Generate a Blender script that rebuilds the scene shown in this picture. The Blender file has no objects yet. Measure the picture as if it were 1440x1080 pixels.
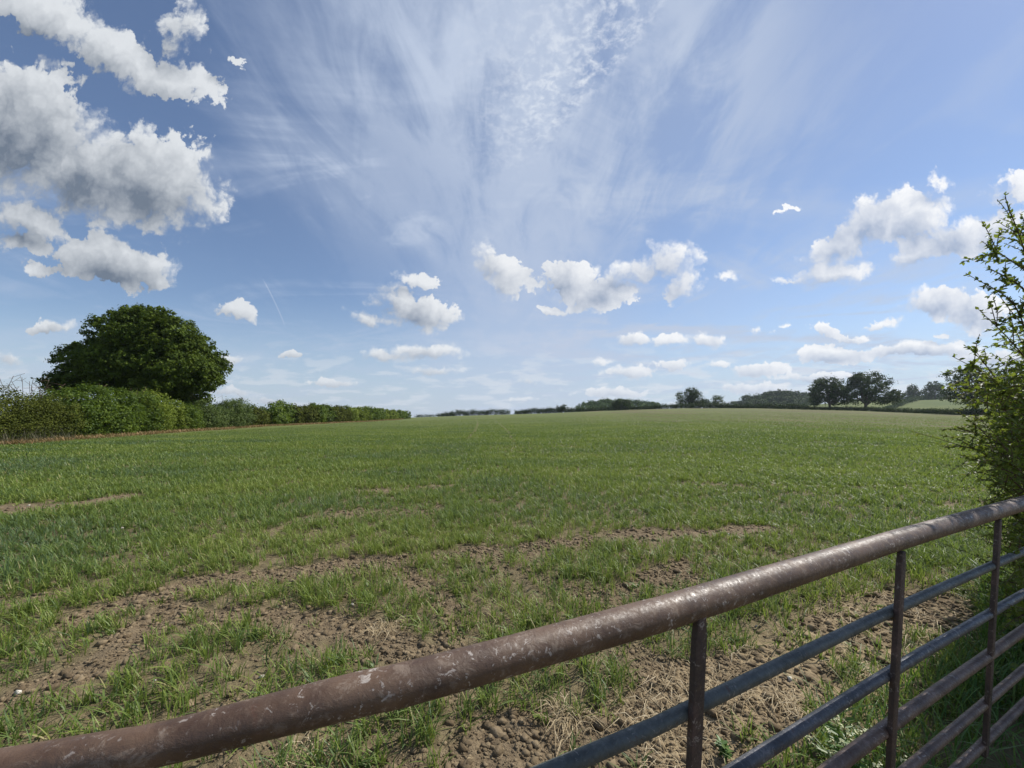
import bpy, math, numpy as np
from mathutils import Vector
R = math.radians
rng = np.random.default_rng(7)
sc = bpy.context.scene
COL = sc.collection

# ------------------------------------------------------------------ camera model
F = 540.0; CZ = 1.45; PITCH = R(2.0); PPY = 607.5
SUN_AZ = R(59); SUN_EL = R(45)
cam = bpy.data.cameras.new('camera'); camo = bpy.data.objects.new('camera', cam); COL.objects.link(camo)
camo.location = (0, 0, CZ); camo.rotation_euler = (R(90) - PITCH, 0, 0)
cam.sensor_width = 36; cam.lens = F / 1440 * 36; cam.shift_y = (PPY - 540) / 1440
cam.clip_start = 0.02; cam.clip_end = 20000
sc.camera = camo

def ray(px, py):
    u = (px - 720) / F; v = (PPY - py) / F
    c, s = math.cos(PITCH), math.sin(PITCH)
    y = c + v * s; z = -s + v * c
    return u / y, z / y                       # x and z for one metre of y
def at(px, py, Y):
    a, b = ray(px, py)
    return np.array([a * Y, Y, CZ + b * Y])
def gnd(px, py):
    a, b = ray(px, py)
    Y = -CZ / b
    return (a * Y, Y)

# ------------------------------------------------------------------ noise in numpy
def _hash(ix, iy, iz=0, seed=0):
    h = (ix.astype(np.int64) * 374761393 + iy.astype(np.int64) * 668265263 + np.asarray(iz).astype(np.int64) * 2147483647 + seed * 974634777) & 0xffffffff
    h = ((h ^ (h >> 13)) * 1274126177) & 0xffffffff
    return ((h ^ (h >> 16)) & 0xffff) / 65535.0
def vnoise(x, y, seed=0):
    ix = np.floor(x); iy = np.floor(y); fx = x - ix; fy = y - iy
    fx = fx * fx * (3 - 2 * fx); fy = fy * fy * (3 - 2 * fy)
    a = _hash(ix, iy, 0, seed); b = _hash(ix + 1, iy, 0, seed); c = _hash(ix, iy + 1, 0, seed); d = _hash(ix + 1, iy + 1, 0, seed)
    return a + (b - a) * fx + (c - a) * fy + (a - b - c + d) * fx * fy
def fbm(x, y, oct=4, seed=0):
    s = 0; a = .5; t = 0
    for i in range(oct):
        s = s + a * vnoise(x * 2**i + 13.1 * i, y * 2**i - 7.7 * i, seed + i); t += a; a *= .5
    return s / t
def sstep(a, b, x):
    t = np.clip((x - a) / (b - a), 0, 1); return t * t * (3 - 2 * t)

# ------------------------------------------------------------------ terrain
HOR = 588.6
_px = np.array([-600, 0, 300, 580, 650, 760, 850, 960, 1060, 1200, 1340, 1500, 2000, 3500])
_cy = np.array([589, 588, 587.5, 587, 584.5, 581.5, 577.5, 574, 574, 577.5, 583, 586, 588, 588])
_cd = np.array([60, 120, 200, 260, 260, 240, 220, 200, 180, 150, 112, 80, 40, 20])
_hy = np.array([592, 592, 592, 592, 592, 590, 580, 581, 578, 564.5, 562, 566, 584, 588])
_pa = np.arctan((_px - 720) / F)
def terrain(x, y):
    x = np.asarray(x, float); y = np.asarray(y, float)
    Rr = np.hypot(x, y); az = np.clip(np.arctan2(x, np.maximum(y, 1e-3)), -1.37, 1.37)
    ca = np.cos(az)
    Rc = np.interp(az, _pa, _cd) / ca
    zc = CZ + (HOR - np.interp(az, _pa, _cy)) / F * Rc * ca
    front = sstep(-.1, .3, y / np.maximum(Rr, .01))
    t = np.clip((Rr - 14) / (Rc - 14), 0, 1)
    z = zc * (t - (1 - t) * t * .18) * front
    over = np.maximum(Rr - Rc, 0)
    valley = 9 * sstep(0, 200, over) * sstep(.05, .6, az)
    hillR = 560.0
    zh = CZ + (HOR - np.interp(az, _pa, _hy)) / F * hillR * ca
    k = sstep(Rc + 60, hillR, Rr)
    z = np.where(over > 0, (z - valley * front) * (1 - k) + zh * k * front, z)
    z = z - np.maximum(Rr - hillR, 0) * .02 * front
    amp = np.clip(Rr / 30, 0, 1)
    z = z + amp * .10 * (fbm(x / 9, y / 9, 3, 5) - .5)
    return z
def clod(x, y):
    n = fbm(x * 9, y * 9, 4, 21); m = fbm(x * 2.2, y * 2.2, 2, 33)
    return (np.abs(n - .5) * 2) * .035 + (m - .5) * .045
def ground_z(x, y):
    Rr = np.hypot(x, y)
    return terrain(x, y) + clod(x, y) * np.clip(1.6 - Rr / 14, 0, 1)

# bare strips and patches on the field: (points in photo pixels, half width in m, strength)
strokes = [([(120, 868), (280, 822), (450, 803), (600, 787), (750, 772), (900, 757), (1070, 745)], .17, .85),
           ([(-60, 727), (80, 716), (160, 704)], .45, .95), ([(430, 736), (500, 725), (600, 716)], .35, .6),
           ([(530, 692), (620, 688)], .30, .8), ([(0, 1000), (150, 930), (240, 860)], .13, .75),
           ([(960, 680), (1040, 684)], .25, .5), ([(-20, 860), (60, 845)], .2, .7), ([(560, 800), (640, 860), (640, 960)], .12, .6), ([(800, 830), (900, 850), (960, 800)], .22, .65),
           ([(320, 870), (500, 880), (590, 930)], .13, .6)]
strokes_w = [([gnd(*p) for p in pts], w, s) for pts, w, s in strokes]
GA = np.array([-.6, .36]); GB = np.array([3.0, 1.97])            # the gate line in plan
strokes_w.append(([(-.8, 1.05), (-.1, 1.35), (.6, 1.65), (1.3, 2.0), (2.2, 2.5), (3.2, 3.0)], .27, .80))
# the two tramlines running away from the gate
tram = []
for pts in ([(655, 620), (668, 606), (672, 596), (669, 588)], [(722, 626), (716, 608), (700, 594), (690, 587)]):
    w = []
    for (px, py) in pts:
        a, b = ray(px, py); Y = 30.0
        for _ in range(60):
            Y = Y + (CZ + b * Y - float(terrain(a * Y, Y))) / max(.02, abs(b) + .012) * .5
            Y = min(max(Y, 5), 250)
        w.append((a * Y, Y))
    tram.append(w)
strokes_w += [(tram[0], .13, .5), (tram[1], .13, .45)]
def segd(x, y, pts):
    d = np.full(np.shape(x), 1e9)
    for (x0, y0), (x1, y1) in zip(pts[:-1], pts[1:]):
        dx, dy = x1 - x0, y1 - y0
        t = np.clip(((x - x0) * dx + (y - y0) * dy) / (dx * dx + dy * dy + 1e-9), 0, 1)
        d = np.minimum(d, np.hypot(x - x0 - t * dx, y - y0 - t * dy))
    return d
def cover(x, y):
    "how thickly the crop stands, 0 to 1"
    Rr = np.hypot(x, y)
    n = fbm(x * .55, y * .8, 4, 3); m = fbm(x * 2.0, y * 2.4, 3, 9)
    base = np.interp(Rr, [1.5, 3, 5, 9, 30], [.93, 1.0, 1.04, 1.04, 1.08])
    c = base + (n - .5) * 1.25 * np.interp(Rr, [2, 12, 40], [1, .8, .3]) + (m - .5) * 1.1 * np.interp(Rr, [2, 12, 40], [1, .5, .1])
    c = c - .22 * sstep(.62, .72, fbm(x * .22 + 4, y * .5, 3, 41)) * (Rr < 60)
    c = c + .10 * (Rr < 8) + .16 * sstep(-.3, -2.2, x) * (Rr < 9)
    ac = x + .037 * y
    rowm = sstep(.35, .98, np.sin(6.2832 * (ac * .13 + .8 * (fbm(x * .03, y * .03, 3, 61) - .5)))) * sstep(.42, .58, fbm(ac * .12, y * .016, 4, 62)) + .7 * sstep(.50, .66, fbm(ac * .09, y * .012, 4, 63))
    c = c - .62 * rowm * sstep(-4, 22, x - .12 * y) * sstep(14, 34, Rr)
    for pts, w, s in strokes_w:
        wob = (m - .5) * w * 1.6
        c = c - s * 1.25 * sstep(1.5 * w, .6 * w, segd(x, y, pts) + wob)
    return np.clip(c, .07, 1)

# ------------------------------------------------------------------ object helpers
def mesh_obj(name, V, Fc, mat=None, parent=None, tint=None, smooth=False, attrs=None):
    "V (n,3); Fc (m,k) int array, or a list of such arrays"
    if not isinstance(Fc, (list, tuple)): Fc = [Fc]
    V = np.asarray(V, np.float32)
    me = bpy.data.meshes.new(name)
    me.vertices.add(len(V)); me.vertices.foreach_set('co', V.ravel())
    idx = np.concatenate([f.ravel() for f in Fc]).astype(np.int32)
    tot = np.concatenate([np.full(len(f), f.shape[1], np.int32) for f in Fc])
    st = np.concatenate([[0], np.cumsum(tot)[:-1]]).astype(np.int32)
    me.loops.add(len(idx)); me.loops.foreach_set('vertex_index', idx)
    me.polygons.add(len(tot)); me.polygons.foreach_set('loop_start', st)
    if smooth: me.polygons.foreach_set('use_smooth', np.ones(len(tot), bool))
    me.update(calc_edges=True)
    if tint is not None:
        a = me.attributes.new('tint', 'FLOAT', 'FACE'); a.data.foreach_set('value', np.asarray(tint, np.float32))
    for k, v in (attrs or {}).items():
        a = me.attributes.new(k, 'FLOAT', 'POINT'); a.data.foreach_set('value', np.asarray(v, np.float32))
    if mat: me.materials.append(mat)
    o = bpy.data.objects.new(name, me); COL.objects.link(o)
    if parent: o.parent = parent
    return o
def tag(o, label=None, cat=None, group=None, kind=None):
    if label: o['label'] = label
    if cat: o['category'] = cat
    if group: o['group'] = group
    if kind: o['kind'] = kind
    return o
def empty(name, loc=(0, 0, 0), rz=0):
    o = bpy.data.objects.new(name, None); COL.objects.link(o); o.location = loc; o.rotation_euler = (0, 0, rz)
    o.empty_display_size = .2
    return o
class MB:
    def __init__(s): s.V = []; s.Q = []; s.T = []; s.n = 0
    def add(s, V, Q=None, T=None):
        V = np.asarray(V, float)
        if Q is not None and len(Q): s.Q.append(np.asarray(Q) + s.n)
        if T is not None and len(T): s.T.append(np.asarray(T) + s.n)
        s.V.append(V); s.n += len(V)
    def tube(s, pts, rad, sides=8, jit=0., cap=True):
        pts = np.asarray(pts, float); n = len(pts); rad = np.broadcast_to(np.asarray(rad, float), (n,))
        tan = np.gradient(pts, axis=0); tan /= np.linalg.norm(tan, axis=1)[:, None] + 1e-12
        ref = np.array([0, 0, 1.]) if abs(tan[0, 2]) < .9 else np.array([1., 0, 0])
        rings = []
        a = np.linspace(0, 2 * np.pi, sides, endpoint=False)
        for i in range(n):
            u = np.cross(tan[i], ref); u /= np.linalg.norm(u); v = np.cross(u, tan[i])
            rr = rad[i] * (1 + jit * (rng.random(sides) - .5))
            rings.append(pts[i] + np.outer(np.cos(a) * rr, u) + np.outer(np.sin(a) * rr, v))
        V = np.concatenate(rings)
        i = np.arange(n - 1)[:, None] * sides; k = np.arange(sides)[None]; k2 = (k + 1) % sides
        Q = np.stack([i + k, i + k2, i + k2 + sides, i + k + sides], -1).reshape(-1, 4)
        T = []
        if cap:
            V = np.concatenate([V, pts[:1], pts[-1:]])
            c0, c1 = n * sides, n * sides + 1
            T = [[c0, (j + 1) % sides, j] for j in range(sides)] + [[c1, (n - 1) * sides + j, (n - 1) * sides + (j + 1) % sides] for j in range(sides)]
        s.add(V, Q, T)
    def build(s, name, mat, parent=None, smooth=True, tint=None):
        fc = []
        if s.Q: fc.append(np.concatenate(s.Q))
        if s.T: fc.append(np.concatenate(s.T))
        return mesh_obj(name, np.concatenate(s.V), fc, mat, parent, smooth=smooth, tint=tint)
def catmull(pts, k=8):
    pts = np.asarray(pts, float); P = np.concatenate([[2 * pts[0] - pts[1]], pts, [2 * pts[-1] - pts[-2]]])
    out = []
    for i in range(1, len(P) - 2):
        for t in np.linspace(0, 1, k, endpoint=False):
            a, b, c, d = P[i - 1], P[i], P[i + 1], P[i + 2]
            out.append(.5 * (2 * b + (c - a) * t + (2 * a - 5 * b + 4 * c - d) * t * t + (3 * b - a - 3 * c + d) * t**3))
    out.append(pts[-1]); return np.array(out)

# ------------------------------------------------------------------ materials
def new_mat(name):
    m = bpy.data.materials.new(name); m.use_nodes = True; nt = m.node_tree; nt.nodes.clear()
    out = nt.nodes.new('ShaderNodeOutputMaterial')
    return m, nt, out
class NT:
    def __init__(s, nt): s.nt = nt
    def _in(s, sock, v):
        if v is None: return
        if isinstance(v, bpy.types.NodeSocket): s.nt.links.new(v, sock)
        else:
            try: sock.default_value = v
            except Exception: sock.default_value = (*v, 1) if len(v) == 3 else v
    def math(s, op, a, b=None, c=None, clamp=False):
        n = s.nt.nodes.new('ShaderNodeMath'); n.operation = op; n.use_clamp = clamp
        s._in(n.inputs[0], a); s._in(n.inputs[1], b)
        if c is not None: s._in(n.inputs[2], c)
        return n.outputs[0]
    def vmath(s, op, a, b=None):
        n = s.nt.nodes.new('ShaderNodeVectorMath'); n.operation = op; s._in(n.inputs[0], a); s._in(n.inputs[1], b)
        return n.outputs['Value'] if op in ('LENGTH', 'DOT_PRODUCT') else n.outputs[0]
    def noise(s, vec, scale, detail=4, rough=.55, dist=0., col=False, lac=2.0):
        n = s.nt.nodes.new('ShaderNodeTexNoise'); n.noise_dimensions = '2D' if getattr(s, 'flat', False) else '3D'; s._in(n.inputs['Vector'], vec); n.inputs['Scale'].default_value = scale
        n.inputs['Detail'].default_value = detail; n.inputs['Roughness'].default_value = rough; n.inputs['Distortion'].default_value = dist
        n.inputs['Lacunarity'].default_value = lac
        return n.outputs['Color' if col else 'Fac']
    def voro(s, vec, scale, out='Distance', feature='F1', rnd=1):
        n = s.nt.nodes.new('ShaderNodeTexVoronoi'); n.feature = feature; s._in(n.inputs['Vector'], vec); n.inputs['Scale'].default_value = scale
        n.inputs['Randomness'].default_value = rnd
        return n.outputs[out]
    def mix(s, f, a, b, mode='MIX'):
        n = s.nt.nodes.new('ShaderNodeMix'); n.data_type = 'RGBA'; n.blend_type = mode
        s._in(n.inputs[0], f); s._in(n.inputs[6], a); s._in(n.inputs[7], b); return n.outputs[2]
    def ss(s, x, a, b, lo=0., hi=1., smooth=True):
        n = s.nt.nodes.new('ShaderNodeMapRange'); n.interpolation_type = 'SMOOTHSTEP' if smooth else 'LINEAR'
        s._in(n.inputs['Value'], x); s._in(n.inputs['From Min'], a); s._in(n.inputs['From Max'], b)
        s._in(n.inputs['To Min'], lo); s._in(n.inputs['To Max'], hi); return n.outputs[0]
    def mapping(s, vec, loc=(0, 0, 0), rot=(0, 0, 0), sca=(1, 1, 1), typ='POINT'):
        n = s.nt.nodes.new('ShaderNodeMapping'); n.vector_type = typ; s._in(n.inputs['Vector'], vec)
        n.inputs['Location'].default_value = loc; n.inputs['Rotation'].default_value = rot; n.inputs['Scale'].default_value = sca
        return n.outputs[0]
    def comb(s, x, y, z=0.):
        n = s.nt.nodes.new('ShaderNodeCombineXYZ'); s._in(n.inputs[0], x); s._in(n.inputs[1], y); s._in(n.inputs[2], z); return n.outputs[0]
    def sep(s, v):
        n = s.nt.nodes.new('ShaderNodeSeparateXYZ'); s._in(n.inputs[0], v); return n.outputs
    def attr(s, name):
        n = s.nt.nodes.new('ShaderNodeAttribute'); n.attribute_name = name; return n.outputs['Fac']
    def coord(s, k='Object'):
        return s.nt.nodes.new('ShaderNodeTexCoord').outputs[k]
    def bump(s, h, strength=.5, dist=.01, normal=None):
        n = s.nt.nodes.new('ShaderNodeBump'); s._in(n.inputs['Height'], h); n.inputs['Strength'].default_value = strength
        n.inputs['Distance'].default_value = dist; s._in(n.inputs['Normal'], normal); return n.outputs[0]
    def principled(s, col, rough=.6, metal=0., spec=.5, normal=None):
        n = s.nt.nodes.new('ShaderNodeBsdfPrincipled'); s._in(n.inputs['Base Color'], col); s._in(n.inputs['Roughness'], rough)
        s._in(n.inputs['Metallic'], metal); n.inputs['Specular IOR Level'].default_value = spec; s._in(n.inputs['Normal'], normal)
        return n.outputs[0]
def leaf_mat(name, cols, trans=.35, rough=.5, spec=.3, tcol=None, sat=1.0):
    m, nt, out = new_mat(name); N = NT(nt)
    r = nt.nodes.new('ShaderNodeValToRGB'); nt.links.new(N.attr('tint'), r.inputs[0])
    e = r.color_ramp.elements
    while len(e) < len(cols): e.new(.5)
    for i, c in enumerate(cols): e[i].position = i / (len(cols) - 1); e[i].color = (*c, 1)
    p = N.principled(r.outputs[0], rough, 0, spec)
    t = nt.nodes.new('ShaderNodeBsdfTranslucent')
    nt.links.new(N.mix(.55, r.outputs[0], tcol or (.16, .26, .03)), t.inputs[0])
    mx = nt.nodes.new('ShaderNodeMixShader'); mx.inputs[0].default_value = trans
    nt.links.new(p, mx.inputs[1]); nt.links.new(t.outputs[0], mx.inputs[2]); nt.links.new(mx.outputs[0], out.inputs[0])
    return m
def bark_mat(name, c1, c2):
    m, nt, out = new_mat(name); N = NT(nt); co = N.coord()
    n = N.noise(N.mapping(co, sca=(6, 6, 1.2)), 3, 6, .6)
    nt.links.new(N.principled(N.mix(n, c1, c2), .9, 0, .2, N.bump(n, .8, .03)), out.inputs[0]); return m

M = {}
M['blade'] = leaf_mat('crop_leaf', [(.095, .150, .070), (.120, .178, .046), (.165, .225, .042), (.235, .285, .055), (.40, .34, .17)], .38, .50, .35, (.25, .34, .05))
M['lush'] = leaf_mat('lush_grass_leaf', [(.05, .12, .03), (.085, .17, .03), (.13, .19, .045)], .35, .45, .4)
M['straw'] = leaf_mat('straw', [(.30, .22, .12), (.42, .33, .19), (.50, .42, .28)], .15, .7, .3, (.4, .3, .15))
M['verge'] = leaf_mat('dry_verge_grass', [(.26, .17, .085), (.36, .24, .12), (.16, .17, .06)], .2, .8, .2, (.4, .3, .12))
M['oak'] = leaf_mat('oak_leaf', [(.034, .056, .007), (.066, .100, .012), (.120, .165, .020)], .26, .7, .12, (.13, .18, .015))
M['hedge_olive'] = leaf_mat('hedge_leaf_olive', [(.040, .052, .010), (.075, .090, .015), (.125, .140, .026)], .28, .8, .1, (.13, .16, .03))
M['hedge_mid'] = leaf_mat('hedge_leaf_green', [(.030, .058, .007), (.075, .120, .013), (.150, .205, .024)], .32, .6, .2, (.19, .28, .02))
M['hedge_pale'] = leaf_mat('hedge_leaf_pale', [(.075, .105, .014), (.15, .195, .024), (.23, .275, .04)], .35, .65, .15, (.2, .28, .04))
M['hedge_blue'] = leaf_mat('hedge_leaf_bluish', [(.034, .055, .012), (.080, .118, .026), (.150, .190, .050)], .3, .6, .2, (.14, .22, .05))
M['far_tree'] = leaf_mat('far_tree_leaf', [(.025, .045, .012), (.04, .07, .018), (.065, .10, .025)], .2, .7, .15, (.08, .12, .02))
M['far_pale'] = leaf_mat('far_pale_leaf', [(.055, .085, .03), (.09, .13, .045), (.13, .17, .07)], .25, .7, .15, (.14, .18, .05))
M['wood'] = leaf_mat('woodland_leaf', [(.030, .052, .016), (.050, .084, .022), (.075, .115, .030)], .12, .8, .1, (.06, .1, .02))
M['wood_pale'] = leaf_mat('woodland_pale_leaf', [(.06, .10, .03), (.085, .14, .04), (.11, .17, .05)], .15, .8, .1, (.1, .16, .03))
M['bush'] = leaf_mat('bush_leaf', [(.045, .072, .012), (.090, .130, .018), (.14, .165, .028), (.17, .11, .05)], .45, .52, .4, (.28, .36, .04))
M['flower'] = leaf_mat('flower_petal', [(.55, .56, .30), (.75, .76, .50)], .3, .6, .2, (.6, .6, .3))
M['bark'] = bark_mat('bark', (.05, .04, .03), (.12, .10, .075))
M['twig'] = bark_mat('twig_bark', (.07, .045, .03), (.14, .10, .07))

def soil_nodes(N, co):
    a = N.noise(co, 1.3, 5, .6); b = N.noise(co, 14, 6, .65); c = N.noise(co, 70, 4, .7)
    col = N.mix(a, (.112, .081, .049), (.182, .135, .082))
    col = N.mix(N.ss(b, .35, .7), col, (.228, .175, .108))
    col = N.mix(N.ss(c, .55, .8, 0, .5), col, (.34, .27, .19))
    return col, b, c
def mat_field():
    m, nt, out = new_mat('field_soil_and_crop'); N = NT(nt); co = N.coord()
    soil, b, c = soil_nodes(N, co)
    sx, sy, sz = N.sep(co)
    dist = N.vmath('LENGTH', co)
    cov = N.attr('cover')
    # crop colour further off, where the leaves close over the soil
    n1 = N.noise(N.mapping(co, sca=(.06, .03, .1)), 1.0, 5, .6)
    n2 = N.noise(N.mapping(co, sca=(1, .45, 1)), 1.6, 6, .7)
    n3 = N.noise(co, 9, 3, .7)
    g = N.mix(N.ss(n1, .35, .65), (.088, .118, .034), (.122, .146, .036))
    g = N.mix(N.ss(N.noise(co, .9, 6, .75), .45, .7, 0, .6), g, (.165, .195, .060))
    g = N.mix(N.ss(n2, .42, .75), g, (.130, .165, .042))
    g = N.mix(N.ss(n2, .5, .25, 0, .65), g, (.052, .085, .024))
    # drill rows: thin soil lines between the rows of the crop, showing on the rise to the right
    ac = N.math('MULTIPLY_ADD', sy, .037, sx); rowv = N.comb(ac, sy, 0.)
    w = N.math('ADD', N.math('MULTIPLY', ac, .13), N.math('MULTIPLY', N.noise(co, .03, 3), .8))
    fr = N.math('SINE', N.math('MULTIPLY', w, 6.2832))
    fr2 = N.math('SINE', N.math('MULTIPLY', ac, 9.4))
    line = N.math('MULTIPLY', N.ss(fr, .35, .98), N.ss(N.noise(N.mapping(rowv, sca=(.12, .016, 1)), 1.0, 5, .65), .40, .60))
    line = N.math('ADD', N.math('MULTIPLY', line, .8), N.math('MULTIPLY', N.ss(fr2, .2, 1), .22))
    side = N.math('MULTIPLY', N.ss(N.math('SUBTRACT', sx, N.math('MULTIPLY', sy, .12)), -4, 22), N.ss(dist, 14, 40))
    big = N.math('MULTIPLY', N.ss(N.noise(N.mapping(rowv, sca=(.09, .012, 1)), 1.0, 5, .6), .48, .66), .6)
    rows = N.math('MULTIPLY', N.math('MAXIMUM', line, big), side, clamp=True)
    g = N.mix(rows, g, (.118, .084, .048))
    near = N.ss(dist, 9, 34, .15, .92)
    f = N.math('MULTIPLY', near, N.ss(cov, .1, .8), clamp=True)
    # dry grass strip just inside the gate
    col = N.mix(f, soil, g)
    dr = N.math('MULTIPLY', N.attr('dry'), N.ss(N.noise(N.mapping(co, sca=(1, 1, 1)), 5, 5, .7), .35, .62))
    col = N.mix(dr, col, N.mix(c, (.27, .20, .115), (.42, .33, .20)))
    h = N.math('ADD', N.math('MULTIPLY', b, 1.0), N.math('MULTIPLY', c, .35))
    h = N.math('ADD', h, N.math('MULTIPLY', n3, N.ss(dist, 10, 30, 0, 3.0)))
    bp = N.bump(h, .9, .035)
    nt.links.new(N.principled(col, .95, 0, .15, bp), out.inputs[0]); return m
def mat_hills():
    m, nt, out = new_mat('pasture_hills'); N = NT(nt); co = N.coord()
    n1 = N.noise(co, .012, 5, .6); n2 = N.noise(co, .15, 5, .7)
    g = N.mix(N.ss(n1, .4, .6), (.085, .115, .032), (.118, .142, .042))
    g = N.mix(N.ss(n2, .5, .8, 0, .5), g, (.15, .155, .065))
    nt.links.new(N.principled(g, .95, 0, .1), out.inputs[0]); return m
def mat_clod():
    m, nt, out = new_mat('soil_clod'); N = NT(nt); co = N.coord()
    n = N.noise(co, 60, 4, .6)
    t = N.attr('tint')
    col = N.mix(t, (.100, .073, .043), (.235, .180, .110)); col = N.mix(N.ss(n, .5, .8, 0, .5), col, (.32, .25, .18))
    nt.links.new(N.principled(col, .95, 0, .15, N.bump(n, .6, .01)), out.inputs[0]); return m
def mat_stone():
    m, nt, out = new_mat('pale_stone'); N = NT(nt); t = N.attr('tint')
    nt.links.new(N.principled(N.mix(t, (.34, .30, .25), (.62, .58, .50)), .8, 0, .3), out.inputs[0]); return m
def mat_rail(name, base, base2, fleck, fl_amt, metal, rough):
    m, nt, out = new_mat(name); N = NT(nt); co = N.coord('Object')
    a = N.noise(co, 9, 6, .65); b = N.noise(co, 46, 6, .75, .6); c = N.noise(co, 150, 3, .6)
    col = N.mix(N.ss(a, .35, .65), base, base2)
    # streaks and scraped pale patches, rust pits
    p = N.math('MULTIPLY', N.ss(b, .52, .62), N.ss(a, .36, .56))
    col = N.mix(N.math('MULTIPLY', p, fl_amt * .75), col, fleck)
    s = N.noise(co, 85, 4, .75, .8)
    s2 = N.math('MULTIPLY', N.ss(s, .58, .64), N.ss(N.noise(co, 14, 3), .42, .56))
    col = N.mix(N.math('MULTIPLY', s2, fl_amt * .8), col, (.50, .45, .40))
    col = N.mix(N.ss(N.noise(co, 26, 5, .7), .60, .72, 0, .7), col, (.085, .038, .022))
    rg = N.ss(N.math('MULTIPLY_ADD', c, .5, N.math('MULTIPLY', b, .5)), .38, .62, rough - .10, rough + .34, smooth=False)
    h = N.math('ADD', N.math('MULTIPLY', b, .6), N.math('MULTIPLY', c, .3))
    nt.links.new(N.principled(col, rg, metal, .5, N.bump(h, .6, .003)), out.inputs[0]); return m
M['field'] = mat_field(); M['hills'] = mat_hills(); M['clod'] = mat_clod(); M['stone'] = mat_stone()
M['rail_brown'] = mat_rail('rusty_brown_paint', (.064, .036, .022), (.125, .076, .047), (.24, .185, .14), .75, .0, .44)
M['rail_grey'] = mat_rail('grey_green_galvanised_steel', (.055, .062, .060), (.100, .108, .102), (.22, .23, .21), .35, .35, .45)
M['rail_blue'] = mat_rail('blue_grey_galvanised_steel', (.048, .050, .056), (.090, .092, .100), (.30, .28, .28), .6, .4, .40)
M['rail_purple'] = mat_rail('purple_brown_rusty_steel', (.075, .048, .038), (.140, .092, .068), (.30, .22, .19), .6, .3, .42)
M['upright'] = mat_rail('dark_rusty_flat_bar', (.050, .036, .032), (.085, .055, .048), (.20, .13, .11), .5, .2, .55)

# ------------------------------------------------------------------ ground
def build_ground():
    rad = np.concatenate([np.linspace(.02, .8, 14, endpoint=False), np.linspace(.8, 5.2, 260, endpoint=False)])
    r = rad[-1]
    g = []
    while r < 2500:
        r *= 1.02 if r < 900 else 1.08; g.append(r)
    rad = np.concatenate([rad, g])
    a = np.concatenate([np.linspace(-68, 74, 560, endpoint=False), np.linspace(74, 292, 80, endpoint=False)])
    a = np.radians(a)
    nR, nA = len(rad), len(a)
    RR, AA = np.meshgrid(rad, a, indexing='ij')
    X = RR * np.sin(AA); Y = RR * np.cos(AA)
    Z = ground_z(X, Y)
    V = np.stack([X, Y, Z], -1).reshape(-1, 3)
    i = np.arange(nR - 1)[:, None] * nA; k = np.arange(nA)[None]; k2 = (k + 1) % nA
    Q = np.stack([i + k2, i + k, i + k + nA, i + k2 + nA], -1)
    az = np.arctan2(X, np.maximum(Y, 1e-3)); Rc = np.interp(az, _pa, _cd) / np.cos(np.clip(az, -1.37, 1.37))
    infield = ((RR < Rc * 1.06 + 3) | (Y < 0))[:-1]
    cov = cover(X, Y).ravel()
    d = segd(X, Y, [(.75, 1.72), (1.3, 2.05), (2.2, 2.5), (3.0, 2.9)])
    dry = (sstep(.45, .15, d + (fbm(X * 3, Y * 3, 3, 8) - .5) * .5)).ravel()
    o = mesh_obj('field', V, Q[infield], M['field'], smooth=True, attrs={'cover': cov, 'dry': dry}); o['kind'] = 'structure'
    Qh = Q[~infield]; used = np.unique(Qh); remap = np.full(len(V), -1); remap[used] = np.arange(len(used))
    o = mesh_obj('hills', V[used], remap[Qh], M['hills'], smooth=True); o['kind'] = 'structure'
build_ground()

# ------------------------------------------------------------------ blades
def blades(P, L, W, az, lean, nseg, droop=.35, twist=None):
    n = len(P); t = np.linspace(0, 1, nseg + 1)[None, :]
    prof = np.interp(t[0], [0, .35, .75, 1], [.55, 1, .7, .06])
    out = L[:, None] * lean[:, None] * t**1.6
    up = L[:, None] * (t - droop * lean[:, None] * t**2.2)
    cx, cy = np.cos(az)[:, None], np.sin(az)[:, None]
    sx, sy = -np.sin(az)[:, None], np.cos(az)[:, None]
    tw = (rng.random(n) - .5)[:, None] * 1.4 * t
    hw = W[:, None] * prof[None] * .5
    C = np.stack([P[:, 0:1] + cx * out, P[:, 1:2] + sy * 0 + np.sin(az)[:, None] * out, P[:, 2:3] + up], -1)
    S = np.stack([sx * np.cos(tw), sy * np.cos(tw), np.sin(tw) + 0 * sx], -1) * hw[..., None]
    V = np.stack([C - S, C + S], 2).reshape(n, -1, 3)
    k = np.arange(nseg) * 2
    q = np.stack([k, k + 1, k + 3, k + 2], -1)
    Q = (np.arange(n)[:, None, None] * (2 * (nseg + 1)) + q[None]).reshape(-1, 4)
    return V.reshape(-1, 3), Q
def scatter(r0, r1, dens, a0=-60, a1=66):
    area = math.radians(a1 - a0) / 2 * (r1**2 - r0**2); n = int(area * dens)
    r = np.sqrt(rng.random(n) * (r1**2 - r0**2) + r0**2); a = np.radians(a0 + rng.random(n) * (a1 - a0))
    return r * np.sin(a), r * np.cos(a)
def gate_side(x, y):
    "positive beyond the gate, in metres"
    d = GB - GA; d = d / np.linalg.norm(d)
    return -(x - GA[0]) * d[1] + (y - GA[1]) * d[0]
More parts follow.
